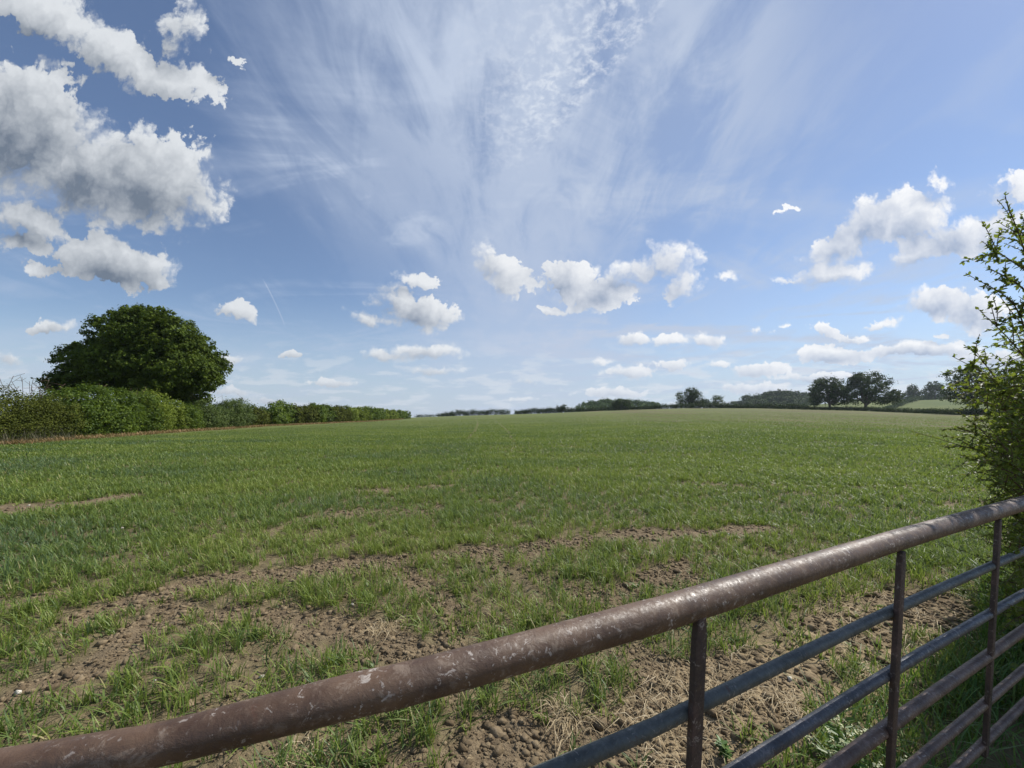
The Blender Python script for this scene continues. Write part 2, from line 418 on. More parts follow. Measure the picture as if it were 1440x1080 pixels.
def crop():
    VV, QQ, TT = [], [], []; n0 = 0
    for (r0, r1, dens, leaves, nseg, hs) in [(.5, 7, 360, 8, 4, .95), (7, 15, 280, 6, 3, 1), (15, 32, 150, 4, 2, 1), (32, 62, 52, 4, 1, 1), (62, 140, 15, 3, 1, 1)]:
        x, y = scatter(r0, r1, dens)
        c = cover(x, y); clump = fbm(x * 4.2, y * 4.2, 2, 55); rr0 = np.hypot(x, y)
        pr = np.clip(c, 0, 1)**1.2 * np.clip(.30 + 2.2 * (clump - .26) + np.clip(rr0 / 40, 0, .6), .04, 1.3)
        rr = np.hypot(x, y); want = np.exp(np.interp(rr, [0, 7, 12, 20, 32, 62, 100, 140], np.log([360, 280, 200, 110, 52, 15, 5, .6])))
        keep = (rng.random(len(x)) < pr * want / dens) & (gate_side(x, y) > .12) & (x > -(24 + y * .12))
        x, y, c = x[keep], y[keep], c[keep]
        hgt = (.075 + .10 * fbm(x * 1.3, y * 1.3, 3, 71)) * (.7 + .45 * c)
        patch = fbm(x * .35, y * .5, 4, 90)
        n = len(x); k = leaves; hgt = hgt * np.interp(np.hypot(x, y), [22, 60], [1, .38])
        px = np.repeat(x, k) + rng.normal(0, .016, n * k); py = np.repeat(y, k) + rng.normal(0, .016, n * k)
        L = np.repeat(hgt, k) * (.45 + .75 * rng.random(n * k)) * hs
        d = np.hypot(px, py)
        W = np.maximum(.0040 + .0038 * rng.random(n * k), d * .00120)
        lean = .15 + .95 * rng.random(n * k)**1.2
        weed = np.repeat(rng.random(n) < .05, k); W = np.where(weed, W * 1.9, W); L = np.where(weed, L * .55, L); lean = np.where(weed, 1.0, lean)
        az = rng.random(n * k) * 6.283
        P = np.stack([px, py, ground_z(px, py) - .004], -1)
        V, Q = blades(P, L, W, az, lean, nseg)
        t = np.repeat(np.clip(.43 - .10 * np.clip((8 - rr[keep]) / 6, 0, 1) + .10 * np.clip((x - .0) / (3 + y), -1, 1) + (patch - .5) * 1.1 + rng.normal(0, .15, n), 0, .78), k) + rng.normal(0, .08, n * k)
        t = np.where(rng.random(n * k) < .025, .97, np.clip(t, 0, .8))
        VV.append(V); QQ.append(Q + n0); TT.append(np.repeat(t, nseg)); n0 += len(V)
    o = mesh_obj('crop_seedlings', np.concatenate(VV), np.concatenate(QQ), M['blade'], tint=np.concatenate(TT))
    tag(o, 'young green cereal seedlings sprouting in tufts across the brown field', 'crop', kind='stuff')
crop()

ICO_V = None
def ico():
    t = (1 + 5**.5) / 2
    v = np.array([(-1, t, 0), (1, t, 0), (-1, -t, 0), (1, -t, 0), (0, -1, t), (0, 1, t), (0, -1, -t), (0, 1, -t), (t, 0, -1), (t, 0, 1), (-t, 0, -1), (-t, 0, 1)], float)
    f = np.array([(0, 11, 5), (0, 5, 1), (0, 1, 7), (0, 7, 10), (0, 10, 11), (1, 5, 9), (5, 11, 4), (11, 10, 2), (10, 7, 6), (7, 1, 8), (3, 9, 4), (3, 4, 2), (3, 2, 6), (3, 6, 8), (3, 8, 9), (4, 9, 5), (2, 4, 11), (6, 2, 10), (8, 6, 7), (9, 8, 1)])
    return v / np.linalg.norm(v[0]), f
def lumps(x, y, z, s, jit=.3, flat=.7):
    v, f = ico(); n = len(x)
    A = v[None] * (1 + jit * (rng.random((n, 12, 1)) * 2 - 1)) * s[:, None, None] * (1 + .6 * (rng.random((n, 1, 3)) - .5)) * np.array([1, 1, flat]) + (rng.random((n, 12, 3)) - .5) * .42 * s[:, None, None]
    a = rng.random(n) * 6.28; ca, sa = np.cos(a)[:, None], np.sin(a)[:, None]
    X = A[..., 0] * ca - A[..., 1] * sa + x[:, None]; Y = A[..., 0] * sa + A[..., 1] * ca + y[:, None]; Z = A[..., 2] + z[:, None]
    V = np.stack([X, Y, Z], -1).reshape(-1, 3)
    Fc = (np.arange(n)[:, None, None] * 12 + f[None]).reshape(-1, 3)
    return V, Fc
def clods():
    xs, ys, ss = [], [], []
    for r0, r1, d, s0 in [(.7, 2.6, 6500, .0042), (2.6, 4.5, 2600, .006), (4.5, 8, 420, .010), (8, 14, 60, .016)]:
        x, y = scatter(r0, r1, d); c = cover(x, y)
        k = (rng.random(len(x)) < (1.05 - c)) & (gate_side(x, y) > -.1); x, y = x[k], y[k]
        xs.append(x); ys.append(y); ss.append(s0 * np.exp(rng.normal(0, .68, len(x))))
    x, y, s = map(np.concatenate, (xs, ys, ss)); s = np.minimum(s, .024 + .010 * rng.random(len(s)))
    V, Fc = lumps(x, y, ground_z(x, y) + s * .08, s, .36, .68)
    tag(mesh_obj('soil_clods', V, Fc, M['clod'], tint=np.repeat(rng.random(len(x)), 20)), 'crumbly brown clods of dry soil lying between the seedlings', 'soil', kind='stuff')
    x, y = scatter(1.0, 16, 1.3); k = gate_side(x, y) > .2; x, y = x[k], y[k]
    s = .006 + .012 * rng.random(len(x))**2 + np.hypot(x, y) * .0006
    V, Fc = lumps(x, y, ground_z(x, y) + s * .5, s)
    tag(mesh_obj('pale_pebbles', V, Fc, M['stone'], tint=np.repeat(rng.random(len(x)), 20)), 'small pale stones scattered on the bare soil', 'stones', kind='stuff')
clods()

def straw():
    # dry dead grass lying flat in the strip inside the gate, and a few wisps in the field
    n = 1900
    t = rng.random(n); t = .18 + .82 * t; x = .0 + 3.0 * t; y = 1.42 + 1.42 * t + rng.normal(0, .20, n)
    k = fbm(x * 3, y * 3, 3, 8) > .53; x, y = x[k], y[k]
    x2, y2 = scatter(1.2, 9, 9); c = cover(x2, y2); k = (c < .75) & (gate_side(x2, y2) > .25); x2, y2 = x2[k], y2[k]
    # two bleached tussocks lying in the field
    cl = [gnd(540, 888), gnd(430, 1075), gnd(1110, 1000), gnd(1330, 935), gnd(1230, 955), gnd(800, 1020)]
    x3 = np.concatenate([c[0] + rng.normal(0, .05, 130) for c in cl]); y3 = np.concatenate([c[1] + rng.normal(0, .045, 130) for c in cl])
    x, y = np.concatenate([x, x2, x3]), np.concatenate([y, y2, y3]); n = len(x)
    P = np.stack([x, y, ground_z(x, y) + .006], -1)
    V, Q = blades(P, .05 + .10 * rng.random(n), .0022 + .0025 * rng.random(n), rng.random(n) * 6.28, np.full(n, 1.0) + .3 * rng.random(n), 2, droop=.82)
    tag(mesh_obj('dry_straw', V, Q, M['straw'], tint=np.repeat(rng.random(n), 2)), 'bleached dry grass lying flat on the soil inside the gate', 'dry grass', kind='stuff')
straw()

def lush():
    # tall grass at the foot of the bush, right of the gate
    n = 30000
    x = 1.2 + 3.0 * rng.random(n)**.8; y = 1.0 + 3.2 * rng.random(n)
    e = gate_side(x, y); w = x - .55 * y
    pxx = 720 + F * x / y; wob = 60 * (fbm(x * 4, y * 4, 2, 4) - .5)
    k = (((pxx + wob > 1385) & (e > .1)) | ((np.abs(e - .22) < .20) & (pxx + wob > 1130) & (rng.random(n) < .35)) | ((e < 0) & (x > 1.9) & (rng.random(n) < .5))) & (np.abs(e) > .03) & (e > -.5)
    x, y = x[k], y[k]; n = len(x)
    P = np.stack([x, y, ground_z(x, y) - .004], -1)
    L = .08 + .22 * rng.random(n) * (.4 + fbm(x * 4, y * 4, 2, 6))
    V, Q = blades(P, L, .004 + .004 * rng.random(n), rng.random(n) * 6.28, .15 + .9 * rng.random(n), 4)
    tag(mesh_obj('long_grass', V, Q, M['lush'], tint=np.repeat(rng.random(n), 4)), 'long green grass growing under the bush at the gate', 'grass', kind='stuff')
lush()

# ------------------------------------------------------------------ gate
def rail_pt(px, below):
    d = 606.0 / (1830 - px)
    return np.array([(px - 720) / F * d, d, CZ - below])
plan = [(-1.75, .12), (-1.1, .245), (-.507, .38), (-.383, .407), (-.196, .478), (-.114, .508), (.219, .654), (.3485, .7156), (1.078, 1.077), (1.795, 1.419), (2.5, 1.755), (3.15, 2.065)]
gate = empty('field_gate', (.85, .95, 0)); GO = np.array([.85, .95, 0])
tag(gate, 'brown tubular metal field gate with grey lower rails and pointed uprights', 'gate')
path = catmull([(a, b, 0) for a, b in plan], 14)
GD = (path[-1] - path[40]); GD /= np.linalg.norm(GD); GN = np.array([-GD[1], GD[0], 0])
def rail(below, dia, mat, name, off=0., wave=.0, seed=0, label=None, x0=-9):
    m = MB(); P = path.copy() - GO
    s = np.arange(len(P)) / len(P)
    P[:, 2] = CZ - (below(path[:, 0]) if callable(below) else below) + wave * np.sin(s * 9 + seed)
    P += GN * off
    m.tube(P, dia / 2 * (1 + .008 * np.sin(s * 60 + seed)) * (np.interp(path[:, 0], [-.6, -.38, -.2, .2, .4, 1.1], [.74, .77, .93, 1.02, 1.06, 1.02]) if dia > .05 else 1), 40)
    o = m.build(name, mat, gate)
    if label: o['label'] = label
topb = lambda x: np.interp(x, [-1.8, -.5, -.3, .2, .7, 1.1, 1.8, 3.2], [.362, .358, .352, .349, .349, .348, .347, .346])
rail(topb, .055, M['rail_brown'], 'top_rail')
rail(.552, .0275, M['rail_grey'], 'rail', 0, .002, 1, 'grey green steel rail')
rail(.733, .0285, M['rail_blue'], 'rail', 0, .002, 2, 'blue grey worn steel rail')
rail(.892, .034, M['rail_purple'], 'rail', 0, .003, 3, 'rusty light brown rail')
rail(1.075, .0285, M['rail_purple'], 'rail', 0, .002, 5, 'dark purple brown rail')
rail(1.235, .0285, M['rail_purple'], 'rail', 0, .002, 7, 'dark purple brown lowest rail')
def upright(px, ytop, ybot_below=1.27):
    d = 606.0 / (1830 - px)
    c = np.array([(px - 720) / F * d, d, 0]) - GN * .030
    sc_ = (d - .030 * GN[1]) / d
    c[0] = (px - 720) / F * c[1]
    ztop = at(px, ytop, c[1])[2]
    m = MB(); w, t = .0140, .0065
    zs = [CZ - ybot_below, ztop - .045, ztop - .006, ztop]
    ws = [w, w, w * .72, w * .60]
    lean = -.0 * GD
    rings = []
    for z, ww in zip(zs, ws):
        q = c - GO + np.array([0, 0, z]) + GD * (-.035 * (ztop - z)) 
        for a, b in ((-1, -1), (1, -1), (1, 1), (-1, 1)):
            rings.append(q + GD * ww * a + GN * t * b * (1.0))
    V = np.array(rings); Q = []
    for i in range(3):
        for k in range(4): Q.append([i * 4 + k, i * 4 + (k + 1) % 4, i * 4 + 4 + (k + 1) % 4, i * 4 + 4 + k])
    Q += [[12, 13, 14, 15], [3, 2, 1, 0]]
    m.add(V, Q)
    o = m.build('upright', M['upright'], gate, smooth=False)
    for bel in (.552, .733, .892, 1.075, 1.235):
        p0 = c - GO + np.array([0, 0, CZ - bel]) + GD * (-.035 * (ztop - CZ + bel)) + GN * .012
        mw = MB()
        v, f = ico(); v = v * (1 + .35 * (rng.random((12, 1)) - .5))
        mw.add(v @ np.array([GD * .019, GN * .010, [0, 0, .012]]) + p0, T=f); mw.build('weld', M['upright'], o)
    b = o.modifiers.new('bevel', 'BEVEL'); b.width = .0015; b.segments = 2; b.limit_method = 'ANGLE'
upright(989, 864); upright(1274, 775); upright(1410, 730)
for px, yt in ((1485, 706), (-150, 1240)): upright(px, yt)
# end stiles joining the rails
for p in (path[0], path[-1]):
    m = MB(); q = p - GO
    m.tube([q + (0, 0, CZ - 1.25), q + (0, 0, CZ - .345)], .021, 24); m.build('end_stile', M['rail_brown'], gate)
# hanging post in the hedge
gp = empty('gate_post', (path[-1][0] + .14 * GD[0], path[-1][1] + .14 * GD[1], 0))
tag(gp, 'weathered timber gate post hidden in the bush at the gate hinge end', 'gate post')
m = MB(); m.tube([(0, 0, -.1), (0, 0, .6), (0, 0, 1.28), (0, 0, 1.32)], [.085, .08, .078, .06], 20, .03); m.build('post', M['bark'], gp)
m = MB(); m.tube([(-.02, 0, 1.02), (-.10 * GD[0], -.10 * GD[1], 1.02)], .012, 10); m.build('hinge_pin', M['upright'], gp)

# ------------------------------------------------------------------ foliage helpers
def leaf_cards(C, Nrm, size, aspect=.6, fold=.15):
    "one bent rhombus per leaf"
    n = len(C); Nrm = Nrm / (np.linalg.norm(Nrm, axis=1)[:, None] + 1e-9)
    r = rng.normal(size=(n, 3)); u = np.cross(Nrm, r); u /= np.linalg.norm(u, axis=1)[:, None] + 1e-9; v = np.cross(Nrm, u)
    s = size[:, None] * .5
    V = np.stack([C - u * s, C + v * s * aspect - Nrm * s * fold, C + u * s, C - v * s * aspect + Nrm * s * fold * .5], 1).reshape(-1, 3)
    Q = np.arange(n * 4).reshape(n, 4)
    return V, Q
def crown_leaves(lobes, nclump, per, clump_r, leaf, shell=.55, seed=0, inner=.25, gap=.0, flat=.75, bright_top=0):
    """lobes: rows (x,y,z,rx,ry,rz). Clumps sit in the outer shell of every lobe, leaves in every clump."""
    lobes = np.asarray(lobes, float); vol = lobes[:, 3] * lobes[:, 4] + lobes[:, 4] * lobes[:, 5] + lobes[:, 3] * lobes[:, 5]
    k = rng.choice(len(lobes), nclump, p=vol / vol.sum())
    d = rng.normal(size=(nclump, 3)); d /= np.linalg.norm(d, axis=1)[:, None]
    rr = np.where(rng.random(nclump) < inner, rng.random(nclump)**.5 * .8, shell + (1.06 - shell) * rng.random(nclump)**.6)
    C = lobes[k, :3] + d * rr[:, None] * lobes[k, 3:]
    if gap > 0:
        g = fbm(C[:, 0] / (clump_r * 3) + 9, (C[:, 2] + C[:, 1] * .7) / (clump_r * 3), 2, seed); keep = g > gap; C, d, k = C[keep], d[keep], k[keep]
    n = len(C); cr = clump_r * (.55 + .9 * rng.random(n)); ct = rng.random(n)
    L = np.repeat(C, per, 0) + rng.normal(size=(n * per, 3)) * np.repeat(cr, per)[:, None] * np.array([.55, .55, .55 * flat])
    off = L - np.repeat(C, per, 0)
    nr = np.repeat(d, per, 0) * .6 + off / (np.repeat(cr, per)[:, None] + 1e-6) * .6 + rng.normal(size=(n * per, 3)) * .55 + np.array([0, 0, .35])
    sz = leaf * (.6 + .8 * rng.random(n * per))
    V, Q = leaf_cards(L, nr, sz)
    tint = np.clip(np.repeat(ct, per) * .8 + .1 + rng.normal(0, .16, n * per), 0, 1)
    return V, Q, tint, C
def limbs(mb, base, top, r0, targets, sides=7, bend=.15, r1=.03):
    base = np.asarray(base, float); top = np.asarray(top, float)
    mid = (base + top) / 2 + rng.normal(size=3) * bend
    tr = catmull([base, mid, top], 5); mb.tube(tr, np.linspace(r0 * 1.15, r0 * .65, len(tr)) * np.where(np.arange(len(tr)) == 0, 1.3, 1), sides + 3, .08)
    for T in targets:
        s = tr[int(rng.integers(len(tr) // 2, len(tr)))]; T = np.asarray(T, float); m1 = s + (T - s) * .5 + np.array([0, 0, .12 * np.linalg.norm(T - s)]) + rng.normal(size=3) * bend
        b = catmull([s, m1, T], 5); mb.tube(b, np.linspace(r0 * .42, r1, len(b)), sides, .05)
def tree(name, base, lobes, nclump, per, clump_r, leaf, mat, label, cat='tree', trunk_r=.3, trunk_h=.35, group=None, inner=.25, gap=0., shell=.55, nlimb=12, seed=0, crown='crown'):
    base = np.asarray(base, float); lobes = np.asarray(lobes, float).copy(); lobes[:, :3] -= base
    V, Q, T, C = crown_leaves(lobes, nclump, per, clump_r, leaf, shell, seed, inner, gap)
    o = empty(name, base); tag(o, label, cat, group)
    mesh_obj(crown, V, Q, mat, o, tint=T)
    mb = MB(); h = lobes[:, 2].mean() * trunk_h * 2
    sel = C[rng.choice(len(C), nlimb, replace=len(C) < nlimb)]
    tg = list(lobes[rng.permutation(len(lobes))[:26], :3]) + list(sel)
    limbs(mb, (0, 0, -.3), (lobes[:, 0].mean() * .3, lobes[:, 1].mean() * .3, h), trunk_r, tg, r1=trunk_r * .06, bend=trunk_r * .8)
    mb.build('trunk' if cat == 'tree' else 'stems', M['bark'], o)
    return o
def pl(rows, Y, m=None, dy=1.0):
    "lobes from photo pixels: (px, py, rx, ry, y offset in m)"
    k = Y / F; out = []
    for (px, py, rx, ry, oy) in rows:
        c = at(px, py, Y + oy); out.append((c[0], c[1], c[2], rx * k, (rx + ry) / 2 * k * dy, ry * k))
    return out

# ------------------------------------------------------------------ the big oak behind the hedge
OY = 43.0
ob = at(192, 585, OY); ob[2] = float(terrain(ob[0], ob[1]))
rows = [(205, 462, 46, 30, 0), (152, 474, 34, 30, 0), (252, 476, 38, 32, 0), (282, 510, 30, 32, 0), (112, 506, 32, 28, 0), (84, 533, 20, 14, -1), (172, 512, 50, 34, -3.5), (228, 515, 50, 34, -3.5),
        (178, 500, 55, 40, 4), (232, 500, 52, 42, 4), (294, 536, 19, 16, 0), (268, 560, 22, 18, -1), (128, 534, 42, 18, 0), (200, 540, 55, 16, -2), (190, 445, 26, 13, 1), (222, 447, 30, 14, -1), (248, 552, 26, 12, -2), (106, 545, 40, 10, 0), (276, 574, 12, 10, 0), (180, 470, 40, 30, -3), (225, 475, 40, 30, -3), (140, 515, 40, 28, -3), (262, 520, 36, 30, -3)]
big = pl([(a, b, c * .86, d * .88, e) for a, b, c, d, e in rows], OY); sub = []
for (x_, y_, z_, a_, b_, c_) in big:
    for _ in range(7):
        d_ = rng.normal(size=3); d_ /= np.linalg.norm(d_); q_ = .30 + .22 * rng.random(); r_ = (a_ * b_ * c_)**(1 / 3) * q_ + .35
        sub.append((x_ + d_[0] * a_ * .74, y_ + d_[1] * b_ * .8, z_ + d_[2] * c_ * .84, r_ * 1.15, r_, r_ * .72))
sub += [(a, b, c, d * .90, e * .9, f * .92) for a, b, c, d, e, f in big]
tree('oak_tree', ob, sub, 5600, 28, .30, .25, M['oak'], 'big dark green broad domed tree standing behind the left hedge', trunk_r=.55, trunk_h=.32, inner=.12, gap=.20, shell=.72, nlimb=20, seed=3)

# ------------------------------------------------------------------ left hedge: shrubs in a row
hp = np.array([(-22.5, 8), (-24.2, 13), (-26.2, 20), (-29.3, 30), (-32.4, 41), (-36.0, 57), (-37.5, 100), (-48, 180)])
hs = np.concatenate([[0], np.cumsum(np.hypot(*np.diff(hp, axis=0).T))])
def hpt(s): return np.array([np.interp(s, hs, hp[:, 0]), np.interp(s, hs, hp[:, 1])])
def hedge_shrub(s0, s1, height, depth, mat, label, leaf, n, per, cr, group='shrubs of the left hedge', tuft=0., name='hedge_shrub'):
    a, b = hpt(s0), hpt(s1); mid = (a + b) / 2; d = b - a; Ln = np.linalg.norm(d); d /= Ln; nrm = np.array([-d[1], d[0]])
    z0 = float(terrain(*mid)); base = np.array([mid[0] + nrm[0] * depth * .5, mid[1] + nrm[1] * depth * .5, z0])
    lobes = []
    k = max(3, int(Ln / (height * .5)))
    for i in range(k):
        c = a + d * Ln * (i + .5) / k + nrm * depth * (.5 + .1 * rng.normal()); h = height * (.74 + .40 * rng.random())
        w = Ln / k * .75
        zz = float(terrain(*c))
        lobes.append((c[0], c[1], zz + h * .66, w * 1.0, depth * .55, h * .36))
        lobes.append((c[0], c[1], zz + h * .34, w * 1.1, depth * .62, h * .40))
    o = tree(name, base, lobes, n, per, cr, leaf, mat, label, 'shrub', .07, .25, group, inner=.12, shell=.78, nlimb=10, seed=int(s0), crown='foliage')
    for i in range(int(tuft)):
        mb = MB()
        c = a + d * Ln * rng.random() + nrm * depth * (.3 + .5 * rng.random()); zz = float(terrain(*c))
        q = np.array([c[0], c[1], zz + height * .8]) - base; e = q + np.array([rng.normal() * .35, rng.normal() * .35, height * (.28 + .25 * rng.random())])
        mb.tube(catmull([q, (q + e) / 2 + rng.normal(size=3) * .06, e], 3), .012, 4)
        for _ in range(3):
            t = rng.random(); f = q + (e - q) * (.4 + .6 * t); mb.tube([f, f + rng.normal(size=3) * .22 + (0, 0, .15)], .008, 4)
        mb.build('bare_twig', M['twig'], o)
    return o
S = hs
H = [  # s0, s1, height, depth, mat, leaf, clumps, per, clump radius, label
    (1, 7, 3.0, 2.4, 'hedge_olive', .10, 420, 26, .34, 'olive shrub at the near end of the left hedge'),
    (7, 12.6, 3.0, 2.4, 'hedge_olive', .095, 900, 34, .30, 'dense dull olive shrub at the left edge of the photo, bare twigs on top'),
    (12.3, 17.5, 2.9, 2.4, 'hedge_olive', .095, 900, 34, .30, 'dark olive shrub with brambles at its foot, second in the left hedge'),
    (17.2, 22, 3.1, 2.4, 'hedge_mid', .13, 800, 32, .30, 'leafy mid green shrub under the left side of the big tree'),
    (21.7, 26, 3.05, 2.3, 'hedge_mid', .13, 800, 32, .30, 'broad leaved green shrub in front of the trunk of the big tree'),
    (25.7, 30.5, 3.35, 2.4, 'hedge_pale', .15, 750, 32, .32, 'bright yellow green shrub, tallest under the big tree'),
    (30.4, 34.0, 2.7, 2.2, 'hedge_mid', .13, 560, 30, .30, 'low green shrub below the right end of the big tree crown'),
    (33.8, 40, 3.0, 2.4, 'hedge_blue', .14, 750, 32, .33, 'bluish green shrub just right of the big tree'),
    (39.7, 46, 3.2, 2.4, 'hedge_blue', .14, 700, 32, .34, 'pointed bluish green shrub before the hedge dips'),
]
for i, h in enumerate(H):
    hedge_shrub(h[0], h[1], h[2], h[3], M[h[4]], h[9], h[5], h[6], h[7], h[8], tuft=(0, 22, 14, 0, 5, 0, 0, 6, 6)[i])
Hf = [(46, 52, 2.6, 'hedge_olive', 'small brownish green shrub where the left hedge dips'), (52, 59, 3.4, 'hedge_mid', 'dark green rounded shrub in the middle of the far left hedge'),
      (59, 66, 3.0, 'hedge_olive', 'dark dull shrub beside the rounded one in the far left hedge'), (66, 74, 3.5, 'hedge_mid', 'taller dark green shrub halfway along the far left hedge'),
      (74, 83, 3.2, 'hedge_olive', 'olive shrub next to the pale one in the far left hedge'), (83, 96, 3.5, 'hedge_pale', 'pale yellow green shrub, brightest in the far left hedge'),
      (96, 116, 3.5, 'hedge_mid', 'green clipped hedge length beyond the pale shrub'), (116, 145, 3.4, 'hedge_pale', 'light green hedge length near the far end of the left hedge'),
      (145, 182, 3.3, 'hedge_mid', 'last tapering length of the left hedge at the skyline')]
for i, h in enumerate(Hf):
    hedge_shrub(h[0], h[1], h[2], 2.8, M[h[3]], h[4], .26 + .02 * i, 420 + 30 * i, 22, .42)

def verge():
    n = 26000; s = hs[1] - 3 + (150) * rng.random(n)**1.5
    a = np.stack([np.interp(s, hs, hp[:, 0]), np.interp(s, hs, hp[:, 1])], -1)
    off = rng.random(n)**1.3 * (.5 + 1.3 * fbm(s * .25, s * 0, 3, 2))
    x = a[:, 0] + off * 1.0 + .0; y = a[:, 1] - off * .3
    d = np.hypot(x, y); P = np.stack([x, y, terrain(x, y) - .01], -1)
    V, Q = blades(P, .10 + .32 * rng.random(n)**1.6, np.maximum(.01, d * .0010), rng.random(n) * 6.28, .3 + rng.random(n), 2)
    tag(mesh_obj('dry_verge_grass', V, Q, M['verge'], tint=np.repeat(rng.random(n)**1.3, 2)), 'reddish dry grass verge along the foot of the left hedge', 'dry grass', kind='stuff')
    n = 1500; s = hs[1] + 11 * rng.random(n); a = np.stack([np.interp(s, hs, hp[:, 0]), np.interp(s, hs, hp[:, 1])], -1)
    x = a[:, 0] + .1 + rng.normal(0, .4, n); y = a[:, 1] - .1
    P = np.stack([x, y, terrain(x, y)], -1)
    V, Q = blades(P, .3 + .8 * rng.random(n)**2, np.full(n, .018), rng.random(n) * 6.28, .1 + .6 * rng.random(n), 3)
    tag(mesh_obj('bramble_stalks', V, Q, leaf_mat('bramble_stalk', [(.10, .09, .06), (.16, .14, .10), (.07, .09, .04)], .1, .8, .1), tint=np.repeat(rng.random(n), 3)), 'greyish brown dead stalks at the foot of the olive shrubs on the left', 'undergrowth', kind='stuff')
verge()

# ------------------------------------------------------------------ skyline hedges and trees
def gz(px, Y):
    x = ray(px, HOR)[0] * Y; return np.array([x, Y, float(terrain(x, Y))])
def low_hedge(name, pts, height, width, leaf, n, mat, label, vary=.25, group=None, gapn=0.0, cat='hedge', per=14):
    P = np.array([gz(px, Y) for px, Y in pts]); L = np.concatenate([[0], np.cumsum(np.linalg.norm(np.diff(P, axis=0), axis=1))])
    s = rng.random(n) * L[-1]
    C = np.stack([np.interp(s, L, P[:, i]) for i in range(3)], -1)
    hv = height * (1 + vary * 2 * (fbm(s / 6, s * 0, 3, int(height * 100)) - .5) * 2)
    if gapn: hv = hv * sstep(gapn, gapn + .12, fbm(s / 14 + 3, s * 0, 2, 12))
    C[:, :2] += rng.normal(size=(n, 2)) * width * .35
    C[:, 2] = terrain(C[:, 0], C[:, 1]) + hv * rng.random(n)**.7
    C = C[hv > .15]; n = len(C)
    LC = np.repeat(C, per, 0) + rng.normal(size=(n * per, 3)) * leaf * 1.3
    V, Q = leaf_cards(LC, rng.normal(size=(n * per, 3)) + (0, -.2, .5), leaf * (.6 + .8 * rng.random(n * per)))
    o = mesh_obj(name, V - P[0], Q, mat, tint=np.clip(np.repeat(rng.random(n), per) * .7 + .3 * rng.random(n * per), 0, 1)); o.location = P[0]
    return tag(o, label, cat, group)
low_hedge('skyline_hedge', [(585, 262), (610, 262), (640, 260)], 1.0, 2, .4, 200, M['far_tree'], 'very low dark hedge on the skyline just right of the left hedge end')
low_hedge('skyline_hedge', [(618, 262), (665, 260), (716, 256)], 2.3, 2.5, .5, 700, M['far_tree'], 'bumpy dark bushes in the skyline hedge left of the gap above the tramlines', vary=.5)
low_hedge('skyline_hedge', [(725, 250), (745, 246), (790, 238)], 2.3, 2.5, .45, 700, M['far_tree'], 'low dark skyline hedge right of the gap above the tramlines', vary=.35)
low_hedge('field_hedge', [(786, 238), (850, 226), (920, 214), (960, 206), (1060, 187), (1130, 172)], 1.9, 1.6, .4, 2600, M['far_tree'], 'long thin dark hedge along the top of the field under the middle trees', vary=.12)
low_hedge('field_hedge', [(1128, 172), (1200, 157), (1270, 139), (1340, 118), (1420, 98), (1500, 84)], 1.35, 1.4, .25, 3200, M['far_tree'], 'thin dark hedge closing the field below the pair of large trees', vary=.15)

def px_tree(px, py_base_y, Y, rows, mat, label, n, per, cr, leaf, name='field_tree', tr=.3, group=None, gap=.0, cat='tree', inner=.15, shell=.65, trunk_h=.3, nl=12):
    b = gz(px, Y)
    return tree(name, b, pl(rows, Y), n, per, cr, leaf, mat, label, cat, tr, trunk_h, group, inner=inner, gap=gap, shell=shell, nlimb=nl, seed=int(px), crown='crown' if cat == 'tree' else 'foliage')
px_tree(1165, 575, 168, [(1163, 540, 15, 10, 0), (1150, 547, 9, 12, 0), (1178, 545, 12, 11, 0), (1163, 555, 20, 12, 0), (1148, 563, 8, 8, 2), (1180, 560, 12, 10, -2)], M['far_tree'], 'dark rounded tree, left one of the large pair beyond the field hedge', 420, 30, .9, .55, tr=.5, gap=.22)
px_tree(1213, 575, 162, [(1218, 532, 18, 9, 0), (1203, 536, 9, 9, 2), (1235, 537, 15, 9, 0), (1210, 553, 22, 14, 0), (1240, 556, 20, 12, 0), (1192, 555, 10, 12, 0), (1258, 558, 10, 9, 0), (1225, 545, 16, 10, -3)], M['far_tree'], 'wide dark spreading tree, right one of the large pair beyond the field hedge', 560, 30, .9, .55, tr=.6, gap=.27, trunk_h=.2)
px_tree(972, 573, 216, [(973, 553, 9, 8, 0), (977, 561, 11, 9, 0), (967, 565, 10, 7, 0), (983, 568, 7, 5, 0)], M['far_tree'], 'dark oval tree standing on the top of the field in mid distance', 260, 26, 1.0, .6, tr=.45)
px_tree(957, 573, 218, [(957, 557, 5, 6, 0), (956, 566, 5, 6, 0)], M['far_pale'], 'thin pale tree touching the left side of the dark oval tree', 60, 16, .9, .55, tr=.2, gap=.3)
px_tree(1009, 573, 220, [(1009, 561, 7, 5, 0), (1008, 567, 6, 5, 0), (1017, 569, 5, 4, 0)], M['far_pale'], 'small pale airy tree right of the dark oval tree', 90, 16, 1.0, .6, tr=.2, gap=.25)
px_tree(873, 574, 214, [(868, 569, 8, 5, 0), (878, 568, 9, 6, 0), (873, 565, 7, 4, 0)], M['far_tree'], 'low round very dark bush on the hedge line left of the middle trees', 160, 26, .9, .5, name='round_bush', cat='bush', tr=.15)
px_tree(790, 577, 236, [(787, 573, 5, 3, 0), (793, 573, 5, 3.5, 0)], M['far_tree'], 'little dark bush on the skyline hedge right of the gap', 60, 18, .9, .5, name='round_bush', cat='bush', tr=.1)
px_tree(1365, 575, 112, [(1360, 530, 26, 13, 0), (1385, 535, 30, 18, 0), (1345, 545, 16, 12, 0), (1370, 555, 38, 13, 0), (1420, 545, 30, 25, 0)], M['far_tree'], 'large dark tree half hidden behind the bush on the right', 480, 30, .75, .42, tr=.5, gap=.2)
